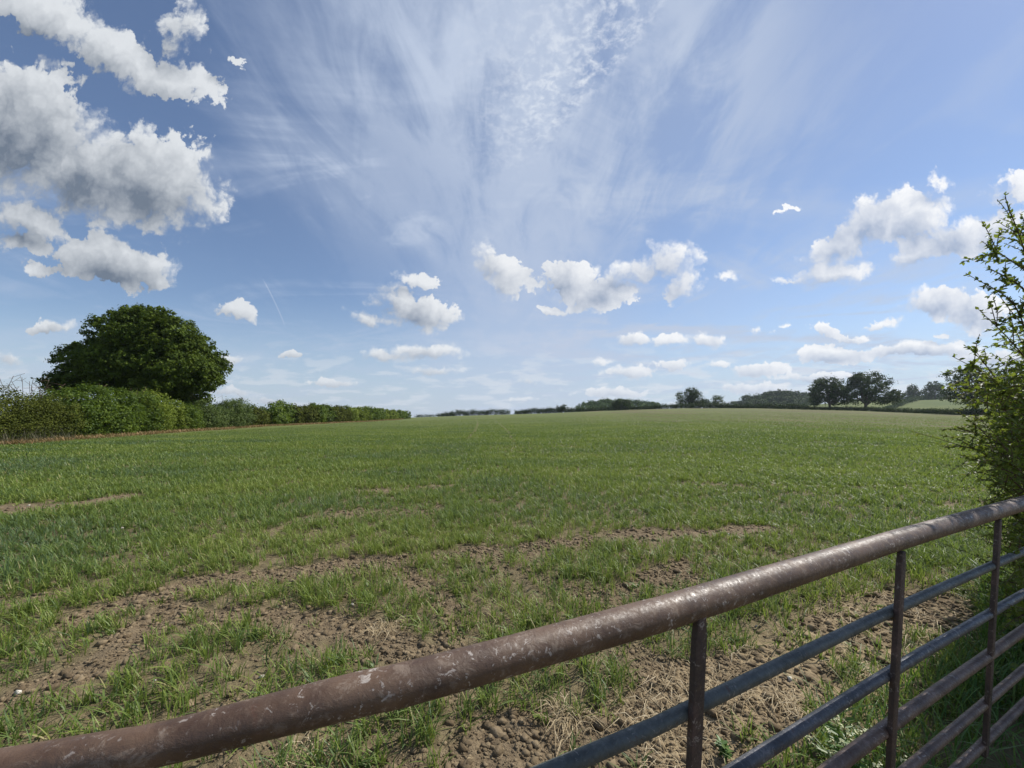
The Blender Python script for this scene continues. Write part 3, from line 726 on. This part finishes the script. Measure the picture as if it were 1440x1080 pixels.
px_tree(1283, 565, 400, [(1282, 547, 5.5, 6, 0), (1284, 553, 8, 5, 0)], M['wood'], 'small rounded dark tree on the hill right of the large pair', 90, 18, 1.6, 1.3, name='hill_tree', tr=.4)
px_tree(1313, 565, 360, [(1313, 544, 9, 7, 0), (1314, 551, 13, 8, 0)], M['wood'], 'broad round tree on the hill between the small tree and the bush', 160, 20, 1.6, 1.1, name='hill_tree', tr=.4)
px_tree(1298, 565, 400, [(1298, 556, 14, 5, 0), (1270, 558, 12, 5, 0)], M['wood'], 'low scrub joining the two round trees on the right hill', 110, 18, 1.6, 1.2, name='hill_scrub', cat='bush', tr=.2)
px_tree(1330, 565, 380, [(1335, 557, 14, 6, 0)], M['wood'], 'low scrub on the right hill beside the dark half hidden tree', 60, 18, 1.6, 1.2, name='hill_scrub', cat='bush', tr=.2)
px_tree(992, 573, 300, [(993, 567, 6, 5, 0)], M['wood'], 'small bluish tree in the gap between the dark oval tree and the pale one', 60, 18, 1.3, .9, name='hill_tree', tr=.3)

def woodland(name, rows, Y, mat, label, n, per, cr, leaf):
    lob = pl(rows, Y); V, Q, T, C = crown_leaves(lob, n, per, cr, leaf, .6, 5, .1, 0)
    # trunks down to the ground below the crowns
    o = mesh_obj(name, V, Q, mat, tint=T)
    return tag(o, label, 'woodland', kind='stuff')
def canopy(profile, dx, ry, seed, yo=0):
    r2 = np.random.default_rng(seed); rows = []
    x = profile[0][0]
    xs = [p[0] for p in profile]; ys = [p[1] for p in profile]
    while x < xs[-1]:
        top = np.interp(x, xs, ys); r = dx * (.7 + .6 * r2.random())
        rows.append((x, top + r * .8 + r2.normal() * .6, r, r * .85, yo + r2.normal() * 12))
        y = top + r * 2
        while y < 576:
            rows.append((x + r2.normal() * 2, y, r * (.8 + .4 * r2.random()), r * .7, yo - (y - top) * 3 + r2.normal() * 8)); y += r * 1.2
        x += r * 1.15
    return rows
woodland('woodland', canopy([(1020, 571), (1030, 566), (1044, 564), (1047, 557), (1060, 556), (1068, 555), (1085, 550), (1105, 549.5), (1125, 552), (1140, 553), (1150, 553)], 5.2, 5, 3), 480, M['wood'], 'blue green wood covering the hill left of the large pair', 2000, 16, 2.2, 1.8)
woodland('woodland', canopy([(815, 569), (828, 565), (845, 562.5), (870, 562), (900, 563), (915, 565), (930, 569)], 4.0, 5, 4), 420, M['wood_pale'], 'pale green wooded hill top behind the round bush on the skyline', 1000, 16, 1.8, 1.4)
woodland('woodland', canopy([(1180, 563), (1240, 559), (1275, 557), (1340, 556), (1400, 552)], 4.2, 5, 9), 500, M['wood'], 'blue green band of trees along the top of the right hill', 1100, 16, 2.0, 1.6)
low_hedge('hill_hedge', [(800, 330), (830, 330), (940, 330), (1030, 330)], 3.6, 4, .9, 900, M['far_pale'], 'pale scrubby hedge behind the field top below the wooded skyline', vary=.3)
low_hedge('hill_hedge', [(1226, 260), (1255, 300), (1290, 350), (1345, 400)], 2.6, 2, .7, 700, M['wood'], 'dark hedge running up across the pasture on the right hill', vary=.2)
low_hedge('hill_hedge', [(1120, 380), (1135, 410), (1150, 440)], 2.6, 2, .8, 200, M['wood'], 'short hedge across the pasture left of the large pair', vary=.2)

# ------------------------------------------------------------------ bush at the gate, right edge
def near_leaf(C, D, Nn, L, W):
    "ovate leaf: base, two side points each, tip; folded on its midrib"
    D = D / np.linalg.norm(D, axis=1)[:, None]; S_ = np.cross(D, Nn); S_ /= np.linalg.norm(S_, axis=1)[:, None] + 1e-9; U = np.cross(S_, D)
    L = L[:, None]; W = W[:, None] * .5
    pts = [C, C + D * L * .3 + S_ * W * .85 + U * L * .07, C + D * L * .65 + S_ * W * .8 + U * L * .05, C + D * L - U * L * .06,
           C + D * L * .65 - S_ * W * .8 + U * L * .05, C + D * L * .3 - S_ * W * .85 + U * L * .07]
    V = np.stack(pts, 1).reshape(-1, 3); n = len(C); b = np.arange(n)[:, None] * 6
    Q = np.concatenate([b + np.array([0, 1, 2, 3]), b + np.array([0, 3, 4, 5])], 1).reshape(-1, 4)
    return V, Q
def gate_bush():
    base = np.array([3.35, 2.35, 0.0]); o = empty('hedge_bush', base)
    tag(o, 'tall leafy green bush with arching sprays overhanging the gate end', 'bush')
    mb = MB(); LC, LD, LN, LS, LT = [], [], [], [], []
    def shoot(a, b, sag, nl, lf, r=.004, young=.0, open_=1.0):
        a = np.asarray(a, float); b = np.asarray(b, float); ln = np.linalg.norm(b - a)
        m = (a + b) / 2 + np.array([0, 0, sag * ln]) + rng.normal(size=3) * .03 * ln
        P = catmull([a, m, b], 6); mb.tube(P - base, np.linspace(r, .0010, len(P)), 5, cap=False)
        t = np.sort(rng.random(nl))**.85; idx = t * (len(P) - 1); i0 = np.minimum(idx.astype(int), len(P) - 2); fr = (idx - i0)[:, None]
        C = P[i0] * (1 - fr) + P[i0 + 1] * fr; T = P[i0 + 1] - P[i0]; T /= np.linalg.norm(T, axis=1)[:, None]
        sd = rng.normal(size=(nl, 3)); D = T * .55 + sd * .55 * open_ + (0, 0, -.05)
        LC.append(C); LD.append(D); LN.append(rng.normal(size=(nl, 3)) * .5 + (0, 0, .9)); LS.append(lf * (.5 + .7 * rng.random(nl)) * (1 - .35 * t)); LT.append(np.clip(rng.random(nl) * .62 + .35 * young * t, 0, 1))
        return P
    def main(tip, root, Y, Yr, nl=56, nb=8, lf=.029, young=.6):
        b = at(tip[0], tip[1], Y); a = at(root[0], root[1], Yr)
        P = shoot(a, b, .07, nl, lf, .0036, young, .8)
        for _ in range(nb):
            i = int(rng.integers(4, len(P) - 3)); d = P[i + 1] - P[i]; d /= np.linalg.norm(d)
            e = P[i] + (d * .8 + rng.normal(size=3) * .55) * (.08 + .13 * rng.random()) * (1 - .5 * i / len(P)); shoot(P[i], e, .05, int(16 + 10 * rng.random()), lf * .9, .0018, young)
    for tip, root, Y, Yr in [((1407, 277), (1462, 470), 1.75, 1.9), ((1374, 339), (1470, 400), 1.7, 1.9), ((1352, 384), (1455, 520), 1.65, 1.9), ((1385, 378), (1480, 460), 1.8, 2.0),
                             ((1370, 435), (1470, 540), 1.75, 1.9), ((1333, 501), (1450, 580), 1.7, 1.95), ((1362, 488), (1460, 600), 1.8, 2.0), ((1315, 627), (1440, 690), 1.75, 1.95),
                             ((1338, 600), (1450, 660), 1.85, 2.0), ((1374, 662), (1480, 690), 1.75, 1.9), ((1345, 560), (1450, 610), 1.7, 1.9), ((1428, 300), (1475, 420), 1.9, 2.0), ((1436, 270), (1500, 420), 2.0, 2.1),
                             ((1395, 310), (1462, 430), 2.0, 2.1), ((1385, 640), (1470, 730), 1.6, 1.75), ((1378, 530), (1468, 590), 1.6, 1.8), ((1352, 530), (1448, 570), 1.95, 2.05), ((1350, 640), (1450, 690), 2.1, 2.2),
                             ((1392, 720), (1480, 760), 1.75, 1.85), ((1405, 790), (1490, 830), 1.5, 1.7), ((1412, 850), (1490, 900), 1.45, 1.7), ((1418, 560), (1480, 520), 1.5, 1.7)]:
        main((tip[0] + 6, tip[1]), root, Y, Yr)
    # body of the bush: many short sprays
    made = 0
    while made < 1500:
        c = np.array([1.7 + 3.2 * rng.random(), 1.35 + 2.0 * rng.random(), .02 + 2.55 * rng.random()])
        if ((c[0] - 3.45) / 1.75)**2 + ((c[1] - 2.35) / 1.05)**2 + (max(c[2] - 1.2, 0) / 1.75)**2 > 1 or gate_side(c[0], c[1]) < .05: continue
        px = 720 + F * c[0] / c[1]; py = HOR - F * (c[2] - CZ) / c[1]
        lim = np.interp(py, [200, 300, 380, 450, 520, 580, 620, 660, 700, 760, 900, 1100], [1560, 1500, 1470, 1450, 1420, 1392, 1375, 1385, 1412, 1424, 1420, 1420]) + rng.normal() * 12 + 18
        if px < lim or (px > 1560 and rng.random() < .8): continue
        d = np.array([c[0] - 3.45, (c[1] - 2.35) * 1.2, .5]) + rng.normal(size=3) * .7; d /= np.linalg.norm(d)
        e = c + d * (.12 + .2 * rng.random())
        if gate_side(e[0], e[1]) < .03: continue
        shoot(c - d * .12, e, .08, 26, .038, .0022, .15, 1.0); made += 1
    C, D, Nn, L, T = map(np.concatenate, (LC, LD, LN, LS, LT))
    V, Q = near_leaf(C - base, D, Nn, L, L * .56)
    mesh_obj('leaves', V, Q, M['bush'], o, tint=np.repeat(T, 2))
    # inner stems
    for k in range(16):
        th = rng.random() * 6.283; r0 = .25 * rng.random(); a = np.array([.25 + math.cos(th) * r0, math.sin(th) * r0, -.1])
        b = np.array([.45 + math.cos(th) * .3, math.sin(th) * .3, 1.2 + .6 * rng.random()])
        mb.tube(catmull([a, (a + b) / 2 + rng.normal(size=3) * .05, b], 6), np.linspace(.03, .006, 13), 7, .1)
    mb.build('stems', M['twig'], o)
gate_bush()

# ------------------------------------------------------------------ small plants by the gate
def flower_plant():
    g = gnd(1195, 1110); base = np.array([g[0], g[1], float(ground_z(*g))]); o = empty('flowering_weed', base)
    tag(o, 'low weed with clusters of tiny cream flowers between the gate rails', 'plant')
    mb = MB(); C = []; D = []
    for k in range(30):
        a = rng.random() * 6.28; r = .02 + .13 * rng.random(); h = .10 + .16 * rng.random()
        e = np.array([math.cos(a) * r, math.sin(a) * r, h]); mb.tube(catmull([(0, 0, 0), e * (.6, .6, .45), e], 4), .0013, 4, cap=False)
        Pt = e + rng.normal(size=(12, 3)) * (.009, .009, .006); V, Q = leaf_cards(Pt, rng.normal(size=Pt.shape) + (0, -.3, 1.4), np.full(len(Pt), .0095), .9)
        mesh_obj('flower_head', V, Q, M['flower'], o, tint=rng.random(len(Pt)))
        for _ in range(6): t = .2 + .7 * rng.random(); C.append(e * t); D.append((math.cos(a) + rng.normal() * .6, math.sin(a) + rng.normal() * .6, .3))
    mb.build('stems', M['lush'], o, tint=None)
    C = np.array(C); V, Q = near_leaf(C, np.array(D), rng.normal(size=(len(C), 3)) * .3 + (0, 0, 1), .03 + .02 * rng.random(len(C)), .012 + .006 * rng.random(len(C)))
    mesh_obj('leaves', V, Q, M['lush'], o, tint=np.repeat(rng.random(len(C)), 2))
flower_plant()
def broad_weed(px, py, s, label, group='small broad leaved weeds'):
    g = gnd(px, py); base = np.array([g[0], g[1], float(ground_z(*g))]); o = empty('broadleaf_weed', base); tag(o, label, 'plant', group)
    mb = MB(); C = []; D = []
    for k in range(5):
        a = rng.random() * 6.28; e = np.array([math.cos(a) * .3, math.sin(a) * .3, 1.0]) * s * (.6 + .5 * rng.random()); mb.tube([(0, 0, 0), e * .5, e], .0014, 5)
        for t in np.linspace(.3, 1, 5):
            for q in (0, 2.1, 4.2): C.append(e * t); D.append((math.cos(a + q + t * 3), math.sin(a + q + t * 3), .25))
    mb.build('stems', M['lush'], o)
    C = np.array(C); V, Q = near_leaf(C, np.array(D), np.tile((0, 0, 1.), (len(C), 1)) + rng.normal(size=(len(C), 3)) * .2, s * .45 * (.6 + .5 * rng.random(len(C))), s * .24 * (.6 + .5 * rng.random(len(C))))
    mesh_obj('leaves', V, Q, M['lush'], o, tint=np.repeat(rng.random(len(C)), 2))
broad_weed(1020, 1072, .075, 'small broad leaved weed on dry soil right of the nearest pointed upright')

# a bird far off above the large pair of trees
def bird():
    c = at(1169, 525, 120); o = empty('bird', c); tag(o, 'tiny dark bird flying above the left tree of the large pair', 'bird')
    m = MB(); m.tube(catmull([(-.22, 0, 0), (-.08, 0, .01), (.1, 0, .02), (.2, 0, .03)], 4), np.interp(np.linspace(0, 1, 13), [0, .3, .7, .9, 1], [.01, .05, .06, .04, .01]), 8)
    for s in (-1, 1):
        m.add([(.10, s * .03, .03), (-.05, s * .03, .03), (-.06, s * .25, .13), (.08, s * .25, .14), (-.10, s * .48, .08)], [[0, 1, 2, 3]], [[3, 2, 4]])
    m.build('body', M['upright'], o, smooth=False)
bird()

# ------------------------------------------------------------------ sun
sd = np.array([math.sin(SUN_AZ) * math.cos(SUN_EL), math.cos(SUN_AZ) * math.cos(SUN_EL), math.sin(SUN_EL)])
sl = bpy.data.lights.new('sun', 'SUN'); sl.energy = 5.0; sl.angle = R(.53); sl.color = (1, .955, .88)
so = bpy.data.objects.new('sun', sl); COL.objects.link(so); so.rotation_euler = Vector(sd).to_track_quat('Z', 'Y').to_euler(); so.location = (20, 10, 30)

def haze():
    m, nt, out = new_mat('haze'); v = nt.nodes.new('ShaderNodeVolumePrincipled')
    v.inputs['Color'].default_value = (.80, .88, 1, 1); v.inputs['Density'].default_value = .00011; v.inputs['Anisotropy'].default_value = .3
    nt.links.new(v.outputs[0], out.inputs['Volume'])
    b = MB(); s, lo, hi = 2700, -75, 75
    b.add([(x, y, z) for z in (lo, hi) for x, y in ((-s, -s), (s, -s), (s, s), (-s, s))], [[3, 2, 1, 0], [4, 5, 6, 7], [0, 1, 5, 4], [1, 2, 6, 5], [2, 3, 7, 6], [3, 0, 4, 7]])
    tag(b.build('haze', m, smooth=False), 'thin pale summer haze between the camera and the far hills', 'haze', kind='stuff')
haze()

# ------------------------------------------------------------------ sky with clouds
def world():
    w = bpy.data.worlds.new('World'); sc.world = w; w.use_nodes = True; nt = w.node_tree; nt.nodes.clear(); N = NT(nt); N.flat = True
    out = nt.nodes.new('ShaderNodeOutputWorld'); ST = .10
    sky = nt.nodes.new('ShaderNodeTexSky'); sky.sky_type = 'NISHITA'; sky.sun_disc = False
    sky.sun_elevation = SUN_EL; sky.sun_rotation = SUN_AZ; sky.air_density = 1.0; sky.dust_density = .15; sky.ozone_density = 1.6
    d = N.coord('Generated'); x, y, z = N.sep(d)
    ys = N.math('MAXIMUM', N.math('ABSOLUTE', y), .05)
    u = N.math('DIVIDE', x, ys); v = N.math('DIVIDE', z, ys)
    uv = N.comb(u, v, 0.)
    def col(r, g, b):                       # a picture colour (sRGB 0..255) as sky radiance
        f = lambda c: ((c / 255 + .055) / 1.055)**2.4
        k = ST * 2**.22; return (f(r) / k, f(g) / k, f(b) / k, 1)
    base = N.mix(N.ss(v, 0., .34, .82, 0), N.mix(1.0, sky.outputs[0], (.91, .93, 1.00, 1), 'MULTIPLY'), col(182, 199, 218))
    # high thin veil (cirrus), in sky plane coordinates so that it runs to its vanishing point
    zz = N.math('ADD', N.math('MAXIMUM', z, 0), .12)
    sp = N.comb(N.math('DIVIDE', x, zz), N.math('DIVIDE', y, zz), 0.)
    def ell(px, py, rx, ry, ang, src=None):
        a, b = ray(px, py)
        m = N.mapping(src or uv, (a, b, 0), (0, 0, R(ang)), (rx / F, ry / F, 1), 'TEXTURE')
        return N.vmath('LENGTH', m)
    wisp = N.noise(N.mapping(sp, rot=(0, 0, R(20)), sca=(1.0, .35, 1)), 1.6, 8, .62, .6)
    wisp2 = N.noise(N.mapping(sp, rot=(0, 0, R(-28)), sca=(.5, 1.2, 1)), 1.3, 7, .6, .9)
    fan = N.ss(ell(800, 110, 470, 370, 0), 1.15, .2); fan2 = N.ss(ell(740, 480, 180, 200, 0), 1.2, .2); fanL = N.ss(ell(470, 250, 190, 60, -35), 1.2, .2)
    fan3 = N.ss(ell(1150, 470, 420, 130, 0), 1.2, .3)
    fw = N.noise(N.mapping(sp, rot=(0, 0, R(55)), sca=(1, .45, 1)), 6.5, 6, .62, .5)
    wisp = N.math('ADD', wisp, N.math('MULTIPLY', N.math('SUBTRACT', fw, .5), .42)); wisp2 = N.math('ADD', wisp2, N.math('MULTIPLY', N.math('SUBTRACT', fw, .5), .35))
    m1 = N.math('ADD', N.math('MULTIPLY', fan, N.ss(wisp, .36, .62, .40, 1.25)), N.math('MULTIPLY', fan2, .60))
    m1 = N.math('ADD', m1, N.math('MULTIPLY', N.math('ADD', fanL, fan3), N.ss(wisp2, .40, .64, .22, .85)))
    m1 = N.math('ADD', m1, N.ss(wisp2, .42, .74, .04, .50))
    # ripples of tiny cloudlets with a sharp right edge
    rip = N.noise(N.mapping(sp, rot=(0, 0, R(30)), sca=(1, 1.35, 1)), 24, 4, .6, .4)
    rp = N.math('MULTIPLY', N.ss(N.math('MULTIPLY_ADD', N.noise(sp, 62, 3, .6), .35, N.math('MULTIPLY', rip, .65)), .40, .72), N.ss(ell(800, 60, 210, 230, 25), 1.15, .25))
    a0, b0 = ray(955, 0); a1, b1 = ray(760, 230); nx, ny = (b0 - b1), -(a0 - a1); ln = math.hypot(nx, ny); nx /= ln; ny /= ln
    edge = N.math('ADD', N.vmath('DOT_PRODUCT', uv, (nx, ny, 0)), -(nx * a0 + ny * b0))
    edge = N.math('ADD', edge, N.math('MULTIPLY', N.math('SUBTRACT', wisp, .5), .12))
    sharp = N.ss(edge, .02, -.05)
    glowr = N.math('MULTIPLY', N.ss(edge, -.30, -.02, .3, 1), sharp)
    # contrails
    def trail(p, q, wd, s):
        (xa, ya), (xb, yb) = ray(*p), ray(*q); L = math.hypot(xb - xa, yb - ya); ang = math.degrees(math.atan2(yb - ya, xb - xa))
        m = N.mapping(uv, ((xa + xb) / 2, (ya + yb) / 2, 0), (0, 0, R(ang)), (L / 2, wd / F, 1), 'TEXTURE')
        mx, my, _ = N.sep(m)
        my = N.math('ADD', my, N.math('MULTIPLY', N.math('MULTIPLY', mx, mx), 1.2))
        return N.math('MULTIPLY', N.math('MULTIPLY', N.ss(N.math('ABSOLUTE', my), 1, .2), N.ss(N.math('ABSOLUTE', mx), 1, .6)), s)
    m1 = N.math('ADD', m1, trail((369, 388), (404, 462), 1.3, .55))
    m1 = N.math('ADD', m1, trail((505, 20), (500, 300), 6, .06))
    m1 = N.math('ADD', m1, trail((450, 545), (500, 505), 3, .25))
    base = N.mix(N.math('MULTIPLY', m1, .72, clamp=True), base, col(190, 203, 225))
    base = N.mix(N.math('MULTIPLY', N.math('MULTIPLY', rp, glowr), .85, clamp=True), base, col(230, 236, 245))
    # cumulus
    C = [(40, 185, 112, 84, -15), (130, 248, 135, 62, -14), (225, 258, 84, 62, -22), (-60, 215, 120, 95, 0), (40, 125, 40, 36, 0), (190, 215, 45, 38, 0), (262, 268, 46, 42, 0),
         (70, 22, 95, 30, -22), (165, 72, 85, 30, -30), (245, 112, 72, 24, -18), (262, 42, 34, 34, 30), (332, 82, 14, 7, -15),
         (40, 312, 70, 26, -15), (30, 345, 55, 14, 0), (160, 368, 92, 30, -12), (70, 380, 34, 12, 0), (215, 388, 42, 18, 0),
         (330, 437, 34, 12, -15), (415, 497, 24, 6, 0), (8, 505, 26, 10, -10), (75, 460, 45, 9, -5), (470, 539, 36, 6, 0), (320, 508, 26, 8, 0), (325, 550, 30, 6, 0), (375, 562, 40, 6, 0),
         (592, 440, 58, 26, -12), (556, 424, 40, 20, -15), (515, 448, 42, 12, -10), (583, 393, 38, 10, 0), (700, 366, 40, 22, -20), (718, 392, 30, 26, -60), (600, 497, 58, 10, -3), (540, 502, 46, 9, -8), (612, 523, 46, 7, 0),
         (800, 392, 46, 30, -20), (850, 408, 52, 24, 12), (890, 384, 50, 15, 8), (942, 366, 40, 28, 10), (958, 398, 34, 28, 50), (815, 432, 26, 9, 0), (775, 433, 24, 8, 0),
         (1018, 383, 21, 8, 0), (893, 480, 40, 11, 0), (945, 480, 26, 9, 0), (995, 479, 34, 11, 0), (1070, 463, 18, 8, -15), (1105, 462, 10, 4, 0), (842, 511, 15, 6, 0), (740, 538, 24, 7, 0), (950, 516, 30, 8, 0), (885, 525, 40, 8, 5), (1010, 511, 24, 6, 0), (1065, 520, 45, 10, -5),
         (1190, 342, 58, 24, 22), (1238, 308, 66, 38, 20), (1295, 312, 60, 34, 0), (1350, 332, 66, 26, 12), (1170, 384, 62, 15, 8), (1120, 392, 36, 7, 4), (1325, 256, 30, 13, 5), (1432, 265, 34, 26, 40), (1410, 318, 50, 18, 25), (1300, 352, 70, 16, 14),
         (1320, 424, 60, 24, 5), (1375, 438, 55, 32, -10), (1245, 455, 28, 7, -5), (1160, 466, 30, 11, -8), (1195, 474, 34, 7, -4), (1300, 492, 85, 10, -3), (1175, 500, 60, 11, 4), (1390, 505, 60, 14, 0), (1322, 474, 14, 5, 0), (1100, 300, 20, 5, 15), (1060, 545, 60, 8, 0), (1150, 530, 60, 7, 0), (865, 552, 50, 7, 0), (735, 562, 30, 4, 0)]
    # small distant cumulus near the horizon
    right = N.ss(u, -.9, .8)
    hz = N.noise(N.mapping(N.comb(u, N.math('POWER', N.math('MAXIMUM', v, .001), .75), 0.), sca=(3.6, 12, 1)), 2.6, 7, .58, .1)
    hm = N.math('MULTIPLY', N.ss(hz, .48, .64), N.math('MULTIPLY', N.ss(v, .005, .03), N.ss(v, .24, .08)))
    base = N.mix(N.math('MULTIPLY', hm, .60), base, N.mix(right, col(212, 220, 230), col(224, 230, 238)))
    def ell_term(q, px, py, rx, ry, an, K):
        a, b = ray(px, py); rx = rx / F; ry = ry / F
        if abs(an) <= 6:
            n = nt.nodes.new('ShaderNodeVectorMath'); n.operation = 'MULTIPLY_ADD'
            nt.links.new(q, n.inputs[0]); n.inputs[1].default_value = (1 / rx, 1 / ry, 0); n.inputs[2].default_value = (-a / rx, -b / ry, 0)
            l = N.vmath('LENGTH', n.outputs[0])
        else:
            c, s_ = math.cos(R(an)), math.sin(R(an))      # q.z is 1, so one dot product is an affine form
            e1 = N.vmath('DOT_PRODUCT', q, (c / rx, s_ / rx, -(a * c + b * s_) / rx))
            e2 = N.vmath('DOT_PRODUCT', q, (-s_ / ry, c / ry, -(-a * s_ + b * c) / ry))
            l = N.math('SQRT', N.math('MULTIPLY_ADD', e1, e1, N.math('MULTIPLY', e2, e2)))
        return N.math('MULTIPLY_ADD', l, -K, K)
    def density(q, lst):
        f = None
        for i, (px, py, rx, ry, an) in enumerate(lst):
            if i % 3 == 2:                          # keeps the evaluation in order, so the shader stays small
                n = nt.nodes.new('ShaderNodeVectorMath'); n.operation = 'MULTIPLY_ADD'
                nt.links.new(f, n.inputs[0]); n.inputs[1].default_value = (1e-7, 0, 0); nt.links.new(q, n.inputs[2]); q = n.outputs[0]
            k = ell_term(q, px, py, rx * 1.20, ry * 1.26, an, .60 + min(rx, 90) / 110)
            f = k if f is None else N.math('SMOOTH_MAX', f, k, .10)
        return f
    ST1 = dict()
    u1 = N.comb(u, v, 1.)
    # one warp shared by all cloud groups: billows that shrink towards the horizon
    wv = N.noise(uv, 6.5, 8, .66, 0, True)
    amp = N.math('MULTIPLY_ADD', N.ss(v, .05, .7), .085, .050)
    wv = N.vmath('MULTIPLY', N.vmath('SUBTRACT', wv, (.5, .5, .5)), N.comb(N.math('MULTIPLY', amp, 1.35), amp, 0.))
    wv2 = N.noise(uv, 26, 7, .68, 0, True)
    wv2 = N.vmath('MULTIPLY', N.vmath('SUBTRACT', wv2, (.5, .5, .5)), (.028, .020, 0))
    warp = N.vmath('ADD', wv, wv2)
    bil = N.noise(uv, 12, 6, .56, .2); fine = N.noise(uv, 42, 4, .55, .1)
    def puffs(src, sc_):
        n = nt.nodes.new('ShaderNodeTexVoronoi'); n.voronoi_dimensions = '2D'; n.feature = 'F1'; nt.links.new(src, n.inputs['Vector']); n.inputs['Scale'].default_value = sc_
        n.inputs['Detail'].default_value = 2.0; n.inputs['Roughness'].default_value = .6; n.inputs['Lacunarity'].default_value = 2.2
        return n.outputs['Distance']
    pf = N.math('SUBTRACT', .50, puffs(N.vmath('ADD', uv, N.vmath('MULTIPLY', warp, (.5, .5, 0))), 17))
    soft = N.noise(uv, 4.2, 3, .5)
    offl = N.math('MULTIPLY_ADD', N.ss(v, 0, .75), .060, .012)
    offv = N.comb(N.math('MULTIPLY', offl, .66), N.math('MULTIPLY', offl, .75), 0.)
    def cumulus(lst):
        D = density(N.vmath('ADD', u1, warp), lst)
        D2 = density(N.vmath('ADD', N.vmath('ADD', u1, N.vmath('MULTIPLY', warp, (.45, .45, 0))), offv), lst)
        Dn = N.math('ADD', D, N.math('MULTIPLY', N.math('SUBTRACT', bil, .46), .55))
        Dn = N.math('ADD', Dn, N.math('MULTIPLY', N.math('SUBTRACT', fine, .5), .22))
        Dn = N.math('MULTIPLY_ADD', pf, .50, Dn)
        alpha = N.ss(Dn, 0., N.ss(soft, .36, .64, .12, .66))
        x_ = N.math('SUBTRACT', D2, N.math('MULTIPLY', N.math('SUBTRACT', bil, .5), .55))
        x_ = N.math('SUBTRACT', x_, N.math('MULTIPLY', pf, .42))
        lit = N.math('SUBTRACT', 1.0, N.math('POWER', N.ss(x_, -.18, 1.45, smooth=False), 1.12))
        lit = N.math('ADD', lit, N.math('MULTIPLY', N.math('SUBTRACT', fine, .5), .16), clamp=True)
        dark = N.mix(right, col(112, 124, 140), col(150, 168, 198)); white = N.mix(right, col(226, 230, 234), col(252, 253, 255))
        cc = N.mix(lit, dark, white)
        cc = N.mix(N.ss(v, 0., .26, .55, 0), cc, col(212, 221, 232))
        return N.mix(N.math('MULTIPLY', alpha, .96), base, cc)
    def bgr(c):
        b_ = nt.nodes.new('ShaderNodeBackground'); N._in(b_.inputs[0], c); b_.inputs[1].default_value = ST; return b_.outputs[0]
    def mixs(f, a, b_):
        n = nt.nodes.new('ShaderNodeMixShader'); nt.links.new(f, n.inputs[0]); nt.links.new(a, n.inputs[1]); nt.links.new(b_, n.inputs[2]); return n.outputs[0]
    ux = lambda p: (p - 720) / F
    reach = lambda c: (c[0] - c[2] * 1.5 - 45, c[0] + c[2] * 1.5 + 45)
    cuts = [-1e6, 440, 1045, 1e6]
    sets = [[c for c in C if reach(c)[1] > cuts[k] and reach(c)[0] < cuts[k + 1]] for k in range(3)]
    A = [bgr(cumulus(l)) for l in sets]
    sh = mixs(N.math('GREATER_THAN', u, ux(440)), A[0], A[1])
    sh = mixs(N.math('GREATER_THAN', u, ux(1045)), sh, A[2])
    # outside the part of the sky where the clouds of the photograph stand
    inside = N.math('MULTIPLY', N.math('MULTIPLY', N.math('GREATER_THAN', y, .05), N.math('LESS_THAN', v, 1.35)), N.math('LESS_THAN', N.math('ABSOLUTE', u), 2.4))
    sh = mixs(inside, bgr(base), sh)
    sh = mixs(N.math('LESS_THAN', z, -.01), sh, bgr(col(120, 130, 110)))
    nt.links.new(sh, out.inputs[0])
    w.cycles.sampling_method = 'MANUAL'; w.cycles.sample_map_resolution = 256
world()

sc.view_settings.view_transform = 'Standard'; sc.view_settings.look = 'None'; sc.view_settings.exposure = .22; sc.view_settings.gamma = 1
sc.cycles.max_bounces = 6; sc.cycles.transmission_bounces = 3; sc.cycles.diffuse_bounces = 3; sc.cycles.glossy_bounces = 2
sc.cycles.caustics_reflective = False; sc.cycles.caustics_refractive = False
sc.cycles.use_denoising = True
